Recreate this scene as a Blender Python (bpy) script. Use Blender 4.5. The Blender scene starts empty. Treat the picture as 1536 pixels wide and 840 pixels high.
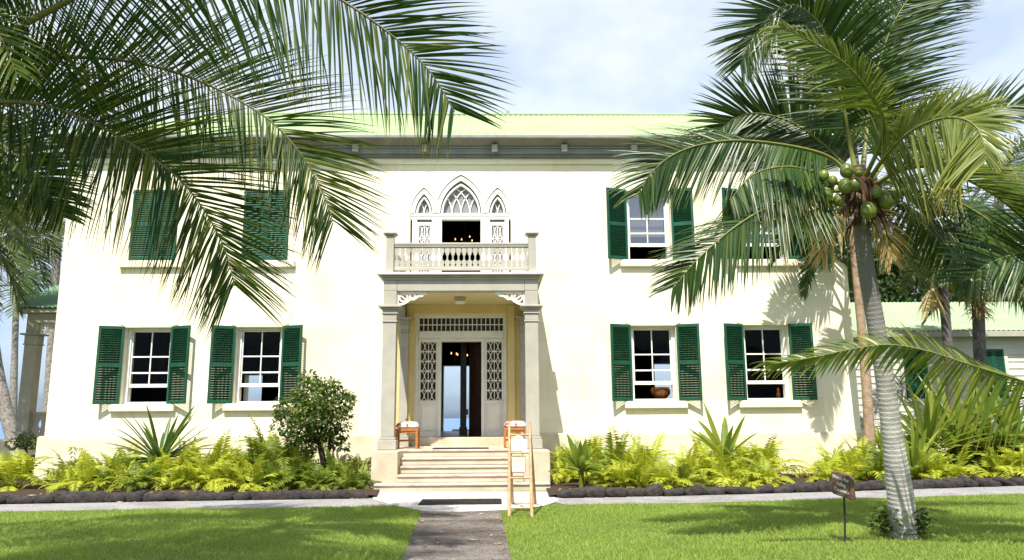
import bpy, math, random
import numpy as np
from mathutils import Vector, Matrix
rng = np.random.default_rng(7); random.seed(7)
S = bpy.context.scene; COL = S.collection
PI = math.pi
# ------------------------------------------------------------------ camera
FP = 1150.0; PITCH = math.radians(10.2); YAW = math.radians(1.35); ROLL = math.radians(0.38)
CAM = np.array([0.8, -18.7, 1.57]); G = 0.18
FW = np.array([math.sin(YAW)*math.cos(PITCH), math.cos(YAW)*math.cos(PITCH), math.sin(PITCH)])
_r = np.array([math.cos(YAW), -math.sin(YAW), 0.0]); _u = np.cross(_r, FW)
RT = math.cos(ROLL)*_r - math.sin(ROLL)*_u; UP = math.cos(ROLL)*_u + math.sin(ROLL)*_r
cd = bpy.data.cameras.new('camera'); cam = bpy.data.objects.new('camera', cd); COL.objects.link(cam)
cd.sensor_width = 36; cd.lens = FP/1536*36; cd.clip_end = 60000; cd.clip_start = .05
cam.matrix_world = Matrix(((RT[0], UP[0], -FW[0], CAM[0]), (RT[1], UP[1], -FW[1], CAM[1]), (RT[2], UP[2], -FW[2], CAM[2]), (0, 0, 0, 1)))
S.camera = cam
def ray(px, py): return FW + RT*(px-768)/FP - UP*(py-420)/FP
def at(px, py, Y):
    d = ray(px, py); return CAM + d*(Y-CAM[1])/d[1]
def gz(px, py, z=G):
    d = ray(px, py); return CAM + d*(z-CAM[2])/d[2]
def dp(px, py, d): return CAM + ray(px, py)*d
# ------------------------------------------------------------------ world, sun, exposure
SUNV = Vector((-0.25, -1.0, 1.5)).normalized()
ELEV = math.asin(SUNV.z)
W = bpy.data.worlds.new('World'); S.world = W; W.use_nodes = True
nt = W.node_tree; nt.nodes.clear(); N = nt.nodes.new; L = nt.links.new
out = N('ShaderNodeOutputWorld'); bg = N('ShaderNodeBackground'); bg.inputs[1].default_value = 0.12
sky = N('ShaderNodeTexSky'); sky.sky_type = 'NISHITA'; sky.sun_disc = False; sky.sun_elevation = ELEV
sky.sun_rotation = math.atan2(SUNV.x, SUNV.y); sky.air_density = 1.0; sky.dust_density = 1.5; sky.ozone_density = 1.5
tc = N('ShaderNodeTexCoord'); sep = N('ShaderNodeSeparateXYZ'); L(tc.outputs['Generated'], sep.inputs[0])
zz = N('ShaderNodeMath'); zz.operation = 'MAXIMUM'; L(sep.outputs[2], zz.inputs[0]); zz.inputs[1].default_value = 0.0
za = N('ShaderNodeMath'); za.operation = 'ADD'; L(zz.outputs[0], za.inputs[0]); za.inputs[1].default_value = 0.28
dx = N('ShaderNodeMath'); dx.operation = 'DIVIDE'; L(sep.outputs[0], dx.inputs[0]); L(za.outputs[0], dx.inputs[1])
dy = N('ShaderNodeMath'); dy.operation = 'DIVIDE'; L(sep.outputs[1], dy.inputs[0]); L(za.outputs[0], dy.inputs[1])
cmb = N('ShaderNodeCombineXYZ'); L(dx.outputs[0], cmb.inputs[0]); L(dy.outputs[0], cmb.inputs[1]); cmb.inputs[2].default_value = 3.1
no = N('ShaderNodeTexNoise'); no.inputs['Scale'].default_value = 3.4; no.inputs['Detail'].default_value = 7; no.inputs['Roughness'].default_value = .52
L(cmb.outputs[0], no.inputs['Vector'])
rp = N('ShaderNodeValToRGB'); rp.color_ramp.elements[0].position = .36; rp.color_ramp.elements[1].position = .60
rp.color_ramp.elements[0].color = (.5, .5, .5, 1); rp.color_ramp.elements[1].color = (.95, .95, .95, 1)
L(no.outputs[0], rp.inputs[0])
# fewer clouds towards the horizon (haze keeps a plain pale blue there)
hz = N('ShaderNodeMapRange'); hz.inputs[1].default_value = 0.0; hz.inputs[2].default_value = .22; hz.inputs[3].default_value = .25; hz.inputs[4].default_value = 1
L(sep.outputs[2], hz.inputs[0])
mm = N('ShaderNodeMath'); mm.operation = 'MULTIPLY'; L(rp.outputs[0], mm.inputs[0]); L(hz.outputs[0], mm.inputs[1])
mx = N('ShaderNodeMix'); mx.data_type = 'RGBA'; L(mm.outputs[0], mx.inputs[0]); L(sky.outputs[0], mx.inputs[6]); mx.inputs[7].default_value = (3.95, 4.28, 4.75, 1)
tn = N('ShaderNodeValToRGB'); tn.color_ramp.elements[0].position = 0; tn.color_ramp.elements[1].position = .32
tn.color_ramp.elements[0].color = (.27, .41, .68, 1); tn.color_ramp.elements[1].color = (1, 1, 1, 1); L(sep.outputs[2], tn.inputs[0])
mt = N('ShaderNodeMix'); mt.data_type = 'RGBA'; mt.blend_type = 'MULTIPLY'; mt.inputs[0].default_value = 1; L(sky.outputs[0], mt.inputs[6]); L(tn.outputs[0], mt.inputs[7]); L(mt.outputs[2], mx.inputs[6])
L(mx.outputs[2], bg.inputs[0]); L(bg.outputs[0], out.inputs[0])
sd = bpy.data.lights.new('sun', 'SUN'); sd.energy = 4.2; sd.angle = math.radians(.5); sd.color = (1, .95, .86)
so = bpy.data.objects.new('sun', sd); COL.objects.link(so); so.rotation_euler = SUNV.to_track_quat('Z', 'Y').to_euler(); so.location = (0, -30, 40)
S.view_settings.view_transform = 'Standard'; S.view_settings.look = 'None'; S.view_settings.gamma = 1; S.view_settings.use_curve_mapping = False
S.view_settings.exposure = 1.05
S.render.engine = 'CYCLES'; S.cycles.max_bounces = 8; S.cycles.transparent_max_bounces = 16
try: S.cycles.use_denoising = True
except Exception: pass

# ------------------------------------------------------------------ materials
def mat(name, col, rough=.7, noise=None, bump=None, spec=.3, emit=None, metal=0, attr=None, transl=0, coord='Object'):
    """noise=(scale, colour2, lo, hi, detail) mottles; bump=(scale, strength, detail)"""
    m = bpy.data.materials.new(name); m.use_nodes = True; t = m.node_tree; n = t.nodes.new; l = t.links.new
    b = t.nodes['Principled BSDF']; b.inputs['Base Color'].default_value = (*col, 1); b.inputs['Roughness'].default_value = rough
    b.inputs['Specular IOR Level'].default_value = spec; b.inputs['Metallic'].default_value = metal
    co = n('ShaderNodeTexCoord'); src = None
    if noise:
        a = n('ShaderNodeTexNoise'); a.inputs['Scale'].default_value = noise[0]; a.inputs['Detail'].default_value = noise[4] if len(noise) > 4 else 5
        l(co.outputs[coord], a.inputs['Vector'])
        r = n('ShaderNodeValToRGB'); r.color_ramp.elements[0].position = noise[2]; r.color_ramp.elements[1].position = noise[3]
        r.color_ramp.elements[0].color = (*noise[1], 1); r.color_ramp.elements[1].color = (*col, 1); l(a.outputs[0], r.inputs[0]); src = r.outputs[0]
    if attr:   # attr = list of (attribute, colour, lo, hi): mixes colour in as the attribute goes lo..hi
        for an, c2, lo, hi in attr:
            q = n('ShaderNodeAttribute'); q.attribute_name = an
            mr = n('ShaderNodeMapRange'); mr.inputs[1].default_value = lo; mr.inputs[2].default_value = hi; l(q.outputs['Fac'], mr.inputs[0])
            k = n('ShaderNodeMix'); k.data_type = 'RGBA'; l(mr.outputs[0], k.inputs[0])
            if src: l(src, k.inputs[6])
            else: k.inputs[6].default_value = (*col, 1)
            k.inputs[7].default_value = (*c2, 1); src = k.outputs[2]
    if src: l(src, b.inputs['Base Color'])
    if bump:
        a = n('ShaderNodeTexNoise'); a.inputs['Scale'].default_value = bump[0]; a.inputs['Detail'].default_value = bump[2] if len(bump) > 2 else 6
        l(co.outputs[coord], a.inputs['Vector']); q = n('ShaderNodeBump'); q.inputs['Strength'].default_value = bump[1]; q.inputs['Distance'].default_value = .02
        l(a.outputs[0], q.inputs['Height']); l(q.outputs[0], b.inputs['Normal'])
    if emit: b.inputs['Emission Color'].default_value = (*emit[0], 1); b.inputs['Emission Strength'].default_value = emit[1]
    if transl:
        tr = n('ShaderNodeBsdfTranslucent'); mxs = n('ShaderNodeMixShader'); mxs.inputs[0].default_value = transl
        if src:
            hs = n('ShaderNodeHueSaturation'); hs.inputs['Value'].default_value = 1.5; hs.inputs['Hue'].default_value = .493; l(src, hs.inputs['Color']); l(hs.outputs[0], tr.inputs[0])
        else: tr.inputs[0].default_value = (col[0]*1.7, col[1]*1.5, col[2], 1)
        l(b.outputs[0], mxs.inputs[1]); l(tr.outputs[0], mxs.inputs[2]); l(mxs.outputs[0], t.nodes['Material Output'].inputs[0])
    return m
M = {}
M['wall'] = mat('limewashed plaster', (.80, .74, .575), .85, (0.55, (.755, .675, .485), .34, .52, 6), (5, .25, 8))
def course_lines(m):
    """thin joints of the coursed stonework under the plaster: a low relief, and a faint change of tint from block to block"""
    t = m.node_tree; n = t.nodes.new; l = t.links.new; b = t.nodes['Principled BSDF']
    co = n('ShaderNodeTexCoord'); s = n('ShaderNodeSeparateXYZ'); l(co.outputs['Object'], s.inputs[0]); c = n('ShaderNodeCombineXYZ')
    l(s.outputs[0], c.inputs[0]); l(s.outputs[2], c.inputs[1])
    br = n('ShaderNodeTexBrick'); br.inputs['Scale'].default_value = 1; br.inputs['Brick Width'].default_value = 1.1; br.inputs['Row Height'].default_value = .46
    br.inputs['Mortar Size'].default_value = .008; br.inputs['Mortar Smooth'].default_value = .6; br.inputs['Color1'].default_value = (1, 1, 1, 1); br.inputs['Color2'].default_value = (.86, .84, .78, 1); br.inputs['Mortar'].default_value = (.93, .92, .88, 1)
    br.inputs['Bias'].default_value = -.5
    l(c.outputs[0], br.inputs['Vector'])
    old = b.inputs['Base Color'].links[0].from_socket
    k = n('ShaderNodeMix'); k.data_type = 'RGBA'; k.blend_type = 'MULTIPLY'; k.inputs[0].default_value = 1; l(old, k.inputs[6]); l(br.outputs[0], k.inputs[7]); l(k.outputs[2], b.inputs['Base Color'])
    q = n('ShaderNodeBump'); q.inputs['Strength'].default_value = .35; q.inputs['Distance'].default_value = .01; q.invert = True; l(br.outputs['Fac'], q.inputs['Height'])
    l(b.inputs['Normal'].links[0].from_socket, q.inputs['Normal']); l(q.outputs[0], b.inputs['Normal'])
course_lines(M['wall'])
M['plaster'] = mat('smooth cream plaster', (.72, .65, .48), .85, (1.2, (.60, .53, .37), .35, .6), (9, .2, 8))
M['porchwall'] = mat('yellow porch plaster', (.66, .52, .24), .8, (1.5, (.58, .45, .2), .35, .65), (9, .15))
M['ceil'] = mat('cream ceiling paint', (.62, .54, .33), .7, (2, (.56, .48, .28), .3, .7))
M['grey'] = mat('warm grey paint', (.375, .355, .30), .5, (3, (.325, .305, .255), .35, .65), (40, .08))
M['darkgrey'] = mat('taupe paint', (.19, .175, .145), .55, (3, (.15, .14, .12), .35, .65), (40, .08))
M['midgrey'] = mat('grey cornice paint', (.26, .265, .26), .5, (3, (.21, .21, .21), .35, .65))
M['white'] = mat('white gloss paint', (.76, .75, .71), .4, (4, (.68, .66, .60), .3, .6), (60, .06))
M['green'] = mat('green shutter paint', (.003, .072, .036), .5, (5, (.002, .05, .025), .35, .65), (50, .1), spec=.4)
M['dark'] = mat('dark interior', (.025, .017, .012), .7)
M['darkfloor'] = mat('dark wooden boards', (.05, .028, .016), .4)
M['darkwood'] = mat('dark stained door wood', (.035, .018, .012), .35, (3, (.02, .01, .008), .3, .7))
M['glass'] = None
M['stone'] = mat('cream step stone', (.54, .465, .345), .8, (2.2, (.42, .35, .25), .32, .6, 8), (14, .35, 8))
M['tread'] = mat('pinkish worn tread stone', (.50, .41, .345), .75, (5, (.34, .265, .22), .3, .55, 8), (20, .4, 8))
M['soil'] = mat('dark garden soil', (.06, .034, .024), .95, (9, (.03, .018, .013), .3, .7, 8), (40, 1.0, 10))
M['lava'] = mat('dark lava rock', (.062, .052, .047), .9, (2.2, (.02, .018, .017), .32, .62, 8), (22, .9, 10))
M['gravel'] = mat('pale crushed gravel', (.42, .41, .41), .95, (45, (.20, .195, .20), .32, .6, 8), (120, 1.0, 6))
M['walk'] = mat('weathered aggregate paving', (.30, .262, .225), .95, (55, (.085, .078, .076), .36, .6, 7), (110, 1.0, 6))
def blotch(m, sc, col, lo, hi, stretch=(1, 1, 1)):
    t = m.node_tree; n = t.nodes.new; l = t.links.new; b = t.nodes['Principled BSDF']; co = n('ShaderNodeTexCoord'); mp = n('ShaderNodeMapping'); mp.inputs['Scale'].default_value = stretch
    l(co.outputs['Object'], mp.inputs[0]); a = n('ShaderNodeTexNoise'); a.inputs['Scale'].default_value = sc; a.inputs['Detail'].default_value = 6; l(mp.outputs[0], a.inputs['Vector'])
    r = n('ShaderNodeMapRange'); r.inputs[1].default_value = lo; r.inputs[2].default_value = hi; l(a.outputs[0], r.inputs[0]); k = n('ShaderNodeMix'); k.data_type = 'RGBA'; k.blend_type = 'MULTIPLY'
    l(r.outputs[0], k.inputs[0]); l(b.inputs['Base Color'].links[0].from_socket, k.inputs[6]); k.inputs[7].default_value = (*col, 1); l(k.outputs[2], b.inputs['Base Color'])
blotch(M['walk'], 1.3, (.42, .39, .38), .42, .66, (.6, 1.7, 1)); blotch(M['walk'], 6, (.6, .57, .55), .5, .7)
blotch(M['wall'], 1.6, (.93, .905, .86), .55, .76, (2.6, 2.6, .28)); blotch(M['plaster'], 1.3, (.80, .76, .68), .5, .72, (1.6, 1.6, .6)); blotch(M['gravel'], 2.0, (.75, .72, .7), .4, .7)
blotch(M['stone'], 1.1, (.8, .74, .66), .5, .75)
M['apron'] = mat('pale concrete', (.50, .475, .44), .9, (5, (.36, .34, .32), .32, .62, 8), (40, .5, 8))
M['mat'] = mat('black rubber mat', (.022, .022, .023), .8, (60, (.012, .012, .012), .3, .7), (200, .8))
M['lawn'] = mat('lawn turf', (.11, .165, .03), .95, (1.3, (.08, .125, .022), .3, .7, 8), (60, .8))
M['grass'] = mat('grass blades', (.255, .345, .055), .6, (0.9, (.175, .265, .04), .32, .66, 6), attr=[('rnd', (.33, .38, .09), .7, 1.0), ('tip', (.27, .36, .07), .3, 1.2)], transl=.35)
M['sea'] = mat('sea water', (.13, .21, .34), .6, (.05, (.11, .19, .32), .3, .7), (.6, .25), spec=.08)
M['iron'] = mat('corrugated green roof', (.315, .405, .22), .8, (.9, (.26, .35, .18), .3, .65, 7), spec=.08)
M['iron2'] = mat('green painted roof iron', (.16, .27, .165), .75, (.9, (.13, .23, .135), .3, .65, 7), spec=.1)
M['iron3'] = mat('faded green roof iron', (.29, .37, .235), .75, (.9, (.25, .325, .2), .3, .65, 7), spec=.1)
M['clap'] = mat('off white clapboard', (.56, .545, .485), .6, (1.5, (.47, .46, .41), .3, .6), (30, .1))
M['frond'] = mat('coconut leaf', (.034, .078, .014), .38, (2.2, (.022, .055, .011), .3, .7), attr=[('rnd', (.085, .125, .02), .6, 1.0), ('tip', (.26, .21, .035), .86, 1.04)], transl=.28, spec=.5)
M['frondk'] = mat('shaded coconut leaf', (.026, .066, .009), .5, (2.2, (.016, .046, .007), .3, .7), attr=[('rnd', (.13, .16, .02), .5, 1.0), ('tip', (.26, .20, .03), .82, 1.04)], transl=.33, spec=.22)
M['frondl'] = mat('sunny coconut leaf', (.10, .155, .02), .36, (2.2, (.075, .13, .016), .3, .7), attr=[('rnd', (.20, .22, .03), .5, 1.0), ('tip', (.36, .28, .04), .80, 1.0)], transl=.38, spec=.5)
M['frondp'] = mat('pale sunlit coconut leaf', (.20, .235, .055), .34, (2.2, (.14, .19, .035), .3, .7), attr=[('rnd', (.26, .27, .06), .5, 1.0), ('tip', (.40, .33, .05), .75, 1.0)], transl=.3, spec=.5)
M['frondd'] = mat('dried palm leaf', (.52, .40, .17), .7, (3, (.36, .22, .06), .3, .7), attr=[('rnd', (.60, .52, .30), .5, 1)], transl=.3)
M['bgfrond'] = mat('distant palm leaf', (.075, .12, .03), .45, (1.5, (.05, .09, .025), .3, .7), attr=[('rnd', (.14, .18, .05), .5, 1.0), ('tip', (.26, .22, .07), .8, 1.05)], transl=.36, spec=.45)
M['rachis'] = mat('green palm midrib', (.20, .21, .05), .45, (4, (.13, .15, .035), .3, .7), spec=.4)
M['rachisp'] = mat('pale palm midrib', (.30, .26, .12), .5, (4, (.2, .17, .07), .3, .7), spec=.4)
M['petiole'] = mat('olive palm leaf stalk', (.19, .165, .07), .5, (6, (.11, .10, .045), .3, .7), spec=.4)
M['fibre'] = mat('brown palm fibre', (.10, .055, .028), .9, (8, (.045, .022, .012), .3, .7), attr=[('rnd', (.24, .17, .10), .6, 1)])
M['coconut'] = mat('green coconut husk', (.15, .19, .035), .38, (9, (.10, .135, .022), .3, .7), spec=.45)
M['trunk'] = mat('ringed grey palm bark', (.30, .275, .255), .9, (14, (.13, .115, .105), .34, .6, 8), (50, .8, 8), attr=[('ring', (.085, .075, .07), .35, 1.0)])
M['trunkpale'] = mat('lichen white bark with crown shade', (.46, .44, .425), .9, (6, (.31, .29, .28), .32, .6, 8), (60, .5, 8), attr=[('hgt', (.17, .155, .155), .36, .72), ('ring', (.12, .105, .10), .35, 1.9)])  # pale lichen low down; crown shade put into the colour higher up
M['trunkbrown'] = mat('orange brown palm bark', (.40, .285, .20), .9, (9, (.27, .18, .12), .32, .62, 8), (40, .7, 8), attr=[('ring', (.2, .12, .07), .5, 1.0)])
M['trunkdark'] = mat('dark palm bark', (.13, .11, .115), .9, (9, (.07, .06, .06), .32, .62, 8), (40, .7, 8), attr=[('ring', (.06, .05, .05), .5, 1.0)])
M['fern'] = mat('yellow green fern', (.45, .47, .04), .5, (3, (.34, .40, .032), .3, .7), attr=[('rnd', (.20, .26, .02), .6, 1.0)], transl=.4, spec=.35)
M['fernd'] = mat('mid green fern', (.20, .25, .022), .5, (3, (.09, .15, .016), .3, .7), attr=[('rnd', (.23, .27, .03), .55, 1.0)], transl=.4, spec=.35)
M['lily'] = mat('strap leaf green', (.065, .125, .022), .4, (3, (.04, .09, .018), .3, .7), attr=[('rnd', (.13, .19, .03), .5, 1)], transl=.35, spec=.5)
M['lilyl'] = mat('pale strap leaf', (.18, .25, .028), .4, (3, (.12, .19, .022), .3, .7), attr=[('rnd', (.27, .31, .05), .5, 1)], transl=.4, spec=.5)
M['leaf'] = mat('shrub leaf', (.06, .11, .02), .5, (4, (.03, .07, .014), .3, .7), attr=[('rnd', (.22, .26, .05), .5, 1.0)], transl=.35, spec=.25)
M['bush'] = mat('background leaf', (.05, .09, .025), .5, (2, (.03, .06, .018), .3, .7), attr=[('rnd', (.11, .15, .05), .55, 1.0)], transl=.3)
M['twig'] = mat('brown bark', (.085, .058, .04), .9, (12, (.045, .03, .02), .3, .7), (40, .6))
M['flower'] = mat('orange palm fruit', (.62, .30, .03), .6, (9, (.45, .2, .02), .3, .7))
M['pot'] = mat('dark glazed pot', (.03, .034, .036), .35)
M['oak'] = mat('orange brown stool wood', (.40, .165, .045), .45, (14, (.28, .10, .025), .3, .7), (30, .15))
M['bamboo'] = mat('pale timber poles', (.50, .345, .19), .55, (11, (.36, .23, .12), .32, .65), (30, .25))
M['board'] = mat('white sign board', (.80, .79, .77), .5, (6, (.74, .73, .70), .3, .6))
M['notice'] = mat('cream notice card', (.72, .68, .53), .6, (6, (.66, .62, .47), .3, .6))
M['ink'] = mat('faded pink grey ink', (.52, .42, .40), .7)
M['signwood'] = mat('weathered brown sign wood', (.135, .085, .058), .8, (10, (.085, .05, .035), .3, .65), (40, .6))
M['signpaint'] = mat('white routed lettering', (.50, .48, .45), .7)
M['metal'] = mat('dark metal post', (.03, .03, .03), .5)
M['bowl'] = mat('polished koa wood', (.20, .07, .02), .25, (7, (.12, .04, .012), .3, .7), spec=.5)
M['lampglass'] = mat('frosted lamp glass', (.72, .70, .60), .35)
M['brass'] = mat('dark brass', (.10, .06, .02), .35, metal=.6)
M['flame'] = mat('lit candle bulb', (1, .6, .3), .5, emit=((1, .5, .2), 1.6))
M['leather'] = mat('brown wood wedge', (.10, .05, .03), .5)
M['skygrey'] = mat('grey of reflected sky', (.22, .225, .235), .8)  # flat grey standing in for sky reflected in the upper panes
M['cushion'] = mat('flowered cushion cloth', (.70, .66, .58), .85, (60, (.6, .56, .5), .3, .7))
def flowers(m):
    t = m.node_tree; n = t.nodes.new; l = t.links.new; b = t.nodes['Principled BSDF']; co = n('ShaderNodeTexCoord')
    v = n('ShaderNodeTexVoronoi'); v.inputs['Scale'].default_value = 9; l(co.outputs['Object'], v.inputs['Vector'])
    r = n('ShaderNodeValToRGB'); e = r.color_ramp.elements; e[0].position = .30; e[0].color = (.55, .045, .06, 1); e[1].position = .42; e[1].color = (.70, .66, .58, 1); l(v.outputs['Distance'], r.inputs[0])
    k = n('ShaderNodeTexNoise'); k.inputs['Scale'].default_value = 12; l(co.outputs['Object'], k.inputs['Vector'])
    r2 = n('ShaderNodeValToRGB'); r2.color_ramp.elements[0].position = .56; r2.color_ramp.elements[1].position = .62; r2.color_ramp.elements[0].color = (1, 1, 1, 1); r2.color_ramp.elements[1].color = (.35, .45, .22, 1); l(k.outputs[0], r2.inputs[0])
    q = n('ShaderNodeMix'); q.data_type = 'RGBA'; q.blend_type = 'MULTIPLY'; q.inputs[0].default_value = 1; l(r.outputs[0], q.inputs[6]); l(r2.outputs[0], q.inputs[7]); l(q.outputs[2], b.inputs['Base Color'])
flowers(M['cushion'])
def glassmat(name, refl, tint):
    m = bpy.data.materials.new(name); m.use_nodes = True; t = m.node_tree; t.nodes.clear(); n = t.nodes.new; l = t.links.new
    o = n('ShaderNodeOutputMaterial'); tr = n('ShaderNodeBsdfTransparent'); tr.inputs[0].default_value = (*tint, 1); g = n('ShaderNodeBsdfGlossy'); g.inputs['Roughness'].default_value = .02; g.inputs[0].default_value = (.9, .92, .95, 1)
    x = n('ShaderNodeMixShader'); f = n('ShaderNodeFresnel'); f.inputs[0].default_value = 1.18; a = n('ShaderNodeMath'); a.operation = 'ADD'; a.inputs[1].default_value = refl; l(f.outputs[0], a.inputs[0]); l(a.outputs[0], x.inputs[0])
    tcn = n('ShaderNodeTexCoord'); nz = n('ShaderNodeTexNoise'); nz.inputs['Scale'].default_value = 2.5; l(tcn.outputs['Object'], nz.inputs['Vector']); bp = n('ShaderNodeBump'); bp.inputs['Strength'].default_value = .08; bp.inputs['Distance'].default_value = .02; l(nz.outputs[0], bp.inputs['Height']); l(bp.outputs[0], g.inputs['Normal'])
    l(tr.outputs[0], x.inputs[1]); l(g.outputs[0], x.inputs[2]); l(x.outputs[0], o.inputs[0]); return m
M['glass'] = glassmat('old window glass', .0, (.85, .88, .88)); M['glassr'] = glassmat('sky reflecting window glass', .22, (.75, .78, .8))

# ------------------------------------------------------------------ mesh builder
ORG = {}
def unit(v): v = np.asarray(v, float); return v/np.maximum(np.linalg.norm(v, axis=-1, keepdims=True), 1e-9)
class MB:
    def __init__(s): s.v = []; s.f = []; s.m = []; s.a = {}; s.n = 0
    def add(s, v, f, mi=0, **attr):
        v = np.asarray(v, float).reshape(-1, 3); s.v.append(v)
        for k in set(list(attr)+list(s.a)):
            if k not in s.a: s.a[k] = [np.zeros(s.n)]
            val = attr.get(k, 0); s.a[k].append(np.broadcast_to(np.asarray(val, float), (len(v),)).copy())
        if isinstance(f, np.ndarray): s.f.append(f + s.n); s.m.append(np.full(len(f), mi))
        else:
            for q in f: s.f.append(np.array([q]) + s.n); s.m.append(np.array([mi]))
        s.n += len(v); return s
    def box(s, x0, x1, y0, y1, z0, z1, mi=0):
        v = [(x0,y0,z0),(x1,y0,z0),(x1,y1,z0),(x0,y1,z0),(x0,y0,z1),(x1,y0,z1),(x1,y1,z1),(x0,y1,z1)]
        return s.add(v, np.array([(0,3,2,1),(4,5,6,7),(0,1,5,4),(1,2,6,5),(2,3,7,6),(3,0,4,7)]), mi)
    def obox(s, c, ax, ay, az, mi=0):
        """box about c with half-axis vectors"""
        c, ax, ay, az = map(np.asarray, (c, ax, ay, az))
        v = [c+i*ax+j*ay+k*az for k in (-1,1) for (i,j) in ((-1,-1),(1,-1),(1,1),(-1,1))]
        return s.add(v, np.array([(0,3,2,1),(4,5,6,7),(0,1,5,4),(1,2,6,5),(2,3,7,6),(3,0,4,7)]), mi)
    def prism(s, poly, y0, y1, mi=0):
        """polygon in the xz plane (counter clockwise seen from the front) pushed from y0 (front) to y1"""
        n = len(poly); v = [(x, y0, z) for x, z in poly] + [(x, y1, z) for x, z in poly]
        f = [tuple(range(n)), tuple(range(2*n-1, n-1, -1))] + [(i, i+n, (i+1) % n + n, (i+1) % n) for i in range(n)]
        return s.add(v, f, mi)
    def ribbon(s, pts, w, y0, y1, mi=0, closed=False):
        """band of width w along a polyline in the xz plane"""
        p = np.asarray(pts, float); n = len(p)
        if closed: t = np.roll(p, -1, 0) - np.roll(p, 1, 0)
        else: t = np.gradient(p, axis=0)
        t = unit(t); q = np.stack([-t[:,1], t[:,0]], 1)*w/2; a = p+q; b = p-q
        v = np.concatenate([np.stack([k[:,0], np.full(n, y), k[:,1]], 1) for y in (y0, y1) for k in (a, b)])
        F = []
        for i in range(n if closed else n-1):
            j = (i+1) % n; F += [(i, j, n+j, n+i), (2*n+j, 2*n+i, 3*n+i, 3*n+j), (i, 2*n+i, 2*n+j, j), (n+j, 3*n+j, 3*n+i, n+i)]
        if not closed: F += [(0, n, 3*n, 2*n), (n-1, 3*n-1, 4*n-1, 2*n-1)]
        return s.add(v, np.array(F), mi)
    def tube(s, pts, r, k=8, mi=0, cap=True, ring=None, squash=1.0, hgt=None):
        p = np.asarray(pts, float); n = len(p); r = np.broadcast_to(np.asarray(r, float), (n,))
        t = unit(np.gradient(p, axis=0)); ref = np.array([0, 0, 1.]) if abs(t[:,2]).mean() < .8 else np.array([0, 1., 0])
        a = unit(np.cross(t, ref)); b = np.cross(t, a)*squash; th = np.arange(k)*2*PI/k
        v = p[:,None] + r[:,None,None]*(a[:,None]*np.cos(th)[None,:,None] + b[:,None]*np.sin(th)[None,:,None])
        F = [(i*k+j, i*k+(j+1) % k, (i+1)*k+(j+1) % k, (i+1)*k+j) for i in range(n-1) for j in range(k)]
        kw = {} if ring is None else {'ring': np.repeat(ring, k), 'hgt': np.repeat(hgt, k)}
        s.add(v.reshape(-1, 3), np.array(F), mi, **kw)
        if cap: s.add(v[0], [tuple(range(k-1, -1, -1))], mi); s.add(v[-1], [tuple(range(k))], mi)
        return s
    def lathe(s, prof, c, k=20, mi=0, sx=1, sy=1):
        th = np.arange(k)*2*PI/k; pr = np.asarray(prof, float); n = len(pr)
        v = np.stack([c[0]+sx*pr[:,0][:,None]*np.cos(th), c[1]+sy*pr[:,0][:,None]*np.sin(th), np.repeat(c[2]+pr[:,1][:,None], k, 1)], 2)
        F = [(i*k+j, i*k+(j+1) % k, (i+1)*k+(j+1) % k, (i+1)*k+j) for i in range(n-1) for j in range(k)]
        s.add(v.reshape(-1, 3), np.array(F), mi); s.add(v[0], [tuple(range(k-1, -1, -1))], mi); return s.add(v[-1], [tuple(range(k))], mi)
    def mesh(s, name, mats, smooth=False, origin=(0, 0, 0)):
        me = bpy.data.meshes.new(name); V = np.concatenate(s.v) - np.asarray(origin)
        tot = np.concatenate([np.full(len(q), q.shape[1]) for q in s.f]); loops = np.concatenate([q.ravel() for q in s.f]); start = np.concatenate([[0], np.cumsum(tot)[:-1]])
        me.vertices.add(len(V)); me.vertices.foreach_set('co', V.ravel().astype(np.float32)); me.loops.add(len(loops)); me.loops.foreach_set('vertex_index', loops.astype(np.int32))
        me.polygons.add(len(tot)); me.polygons.foreach_set('loop_start', start.astype(np.int32)); me.polygons.foreach_set('loop_total', tot.astype(np.int32))
        me.polygons.foreach_set('material_index', np.concatenate(s.m).astype(np.int32)); me.polygons.foreach_set('use_smooth', np.full(len(tot), smooth))
        for k, a in s.a.items():
            q = me.attributes.new(k, 'FLOAT', 'POINT'); q.data.foreach_set('value', np.concatenate(a).astype(np.float32))
        for q in (mats if isinstance(mats, (list, tuple)) else [mats]): me.materials.append(M[q])
        me.update(calc_edges=True); me.validate(); return me
    def build(s, name, mats, parent=None, smooth=False, bevel=0):
        org = ORG.get(parent.name, (0, 0, 0)) if parent else (0, 0, 0)
        o = bpy.data.objects.new(name, s.mesh(name, mats, smooth, org)); COL.objects.link(o)
        if parent: o.parent = parent; ORG[o.name] = org
        if bevel:
            b = o.modifiers.new('edge', 'BEVEL'); b.width = bevel; b.segments = 2; b.limit_method = 'ANGLE'; b.harden_normals = False
        return o
def tag(o, label=None, cat=None, group=None, kind=None):
    if label: o['label'] = label
    if cat: o['category'] = cat
    if group: o['group'] = group
    if kind: o['kind'] = kind
    return o
def thing(name, label, cat, loc=(0, 0, 0), group=None):
    o = bpy.data.objects.new(name, None); COL.objects.link(o); o.location = loc; o.empty_display_size = .2; ORG[o.name] = tuple(loc); return tag(o, label, cat, group)
def solo(mb, name, mats, loc, label, cat, group=None, smooth=False, bevel=0):
    """a thing that is one mesh, its origin at loc"""
    o = bpy.data.objects.new(name, mb.mesh(name, mats, smooth, loc)); COL.objects.link(o); o.location = loc
    if bevel: b = o.modifiers.new('edge', 'BEVEL'); b.width = bevel; b.segments = 2; b.limit_method = 'ANGLE'
    return tag(o, label, cat, group)
def sheet(name, mats, poly, z, holes=None, kind='structure'):
    mb = MB(); mb.add([(x, y, z) for x, y in poly], [tuple(range(len(poly)))]); return tag(mb.build(name, mats), kind=kind)
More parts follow.
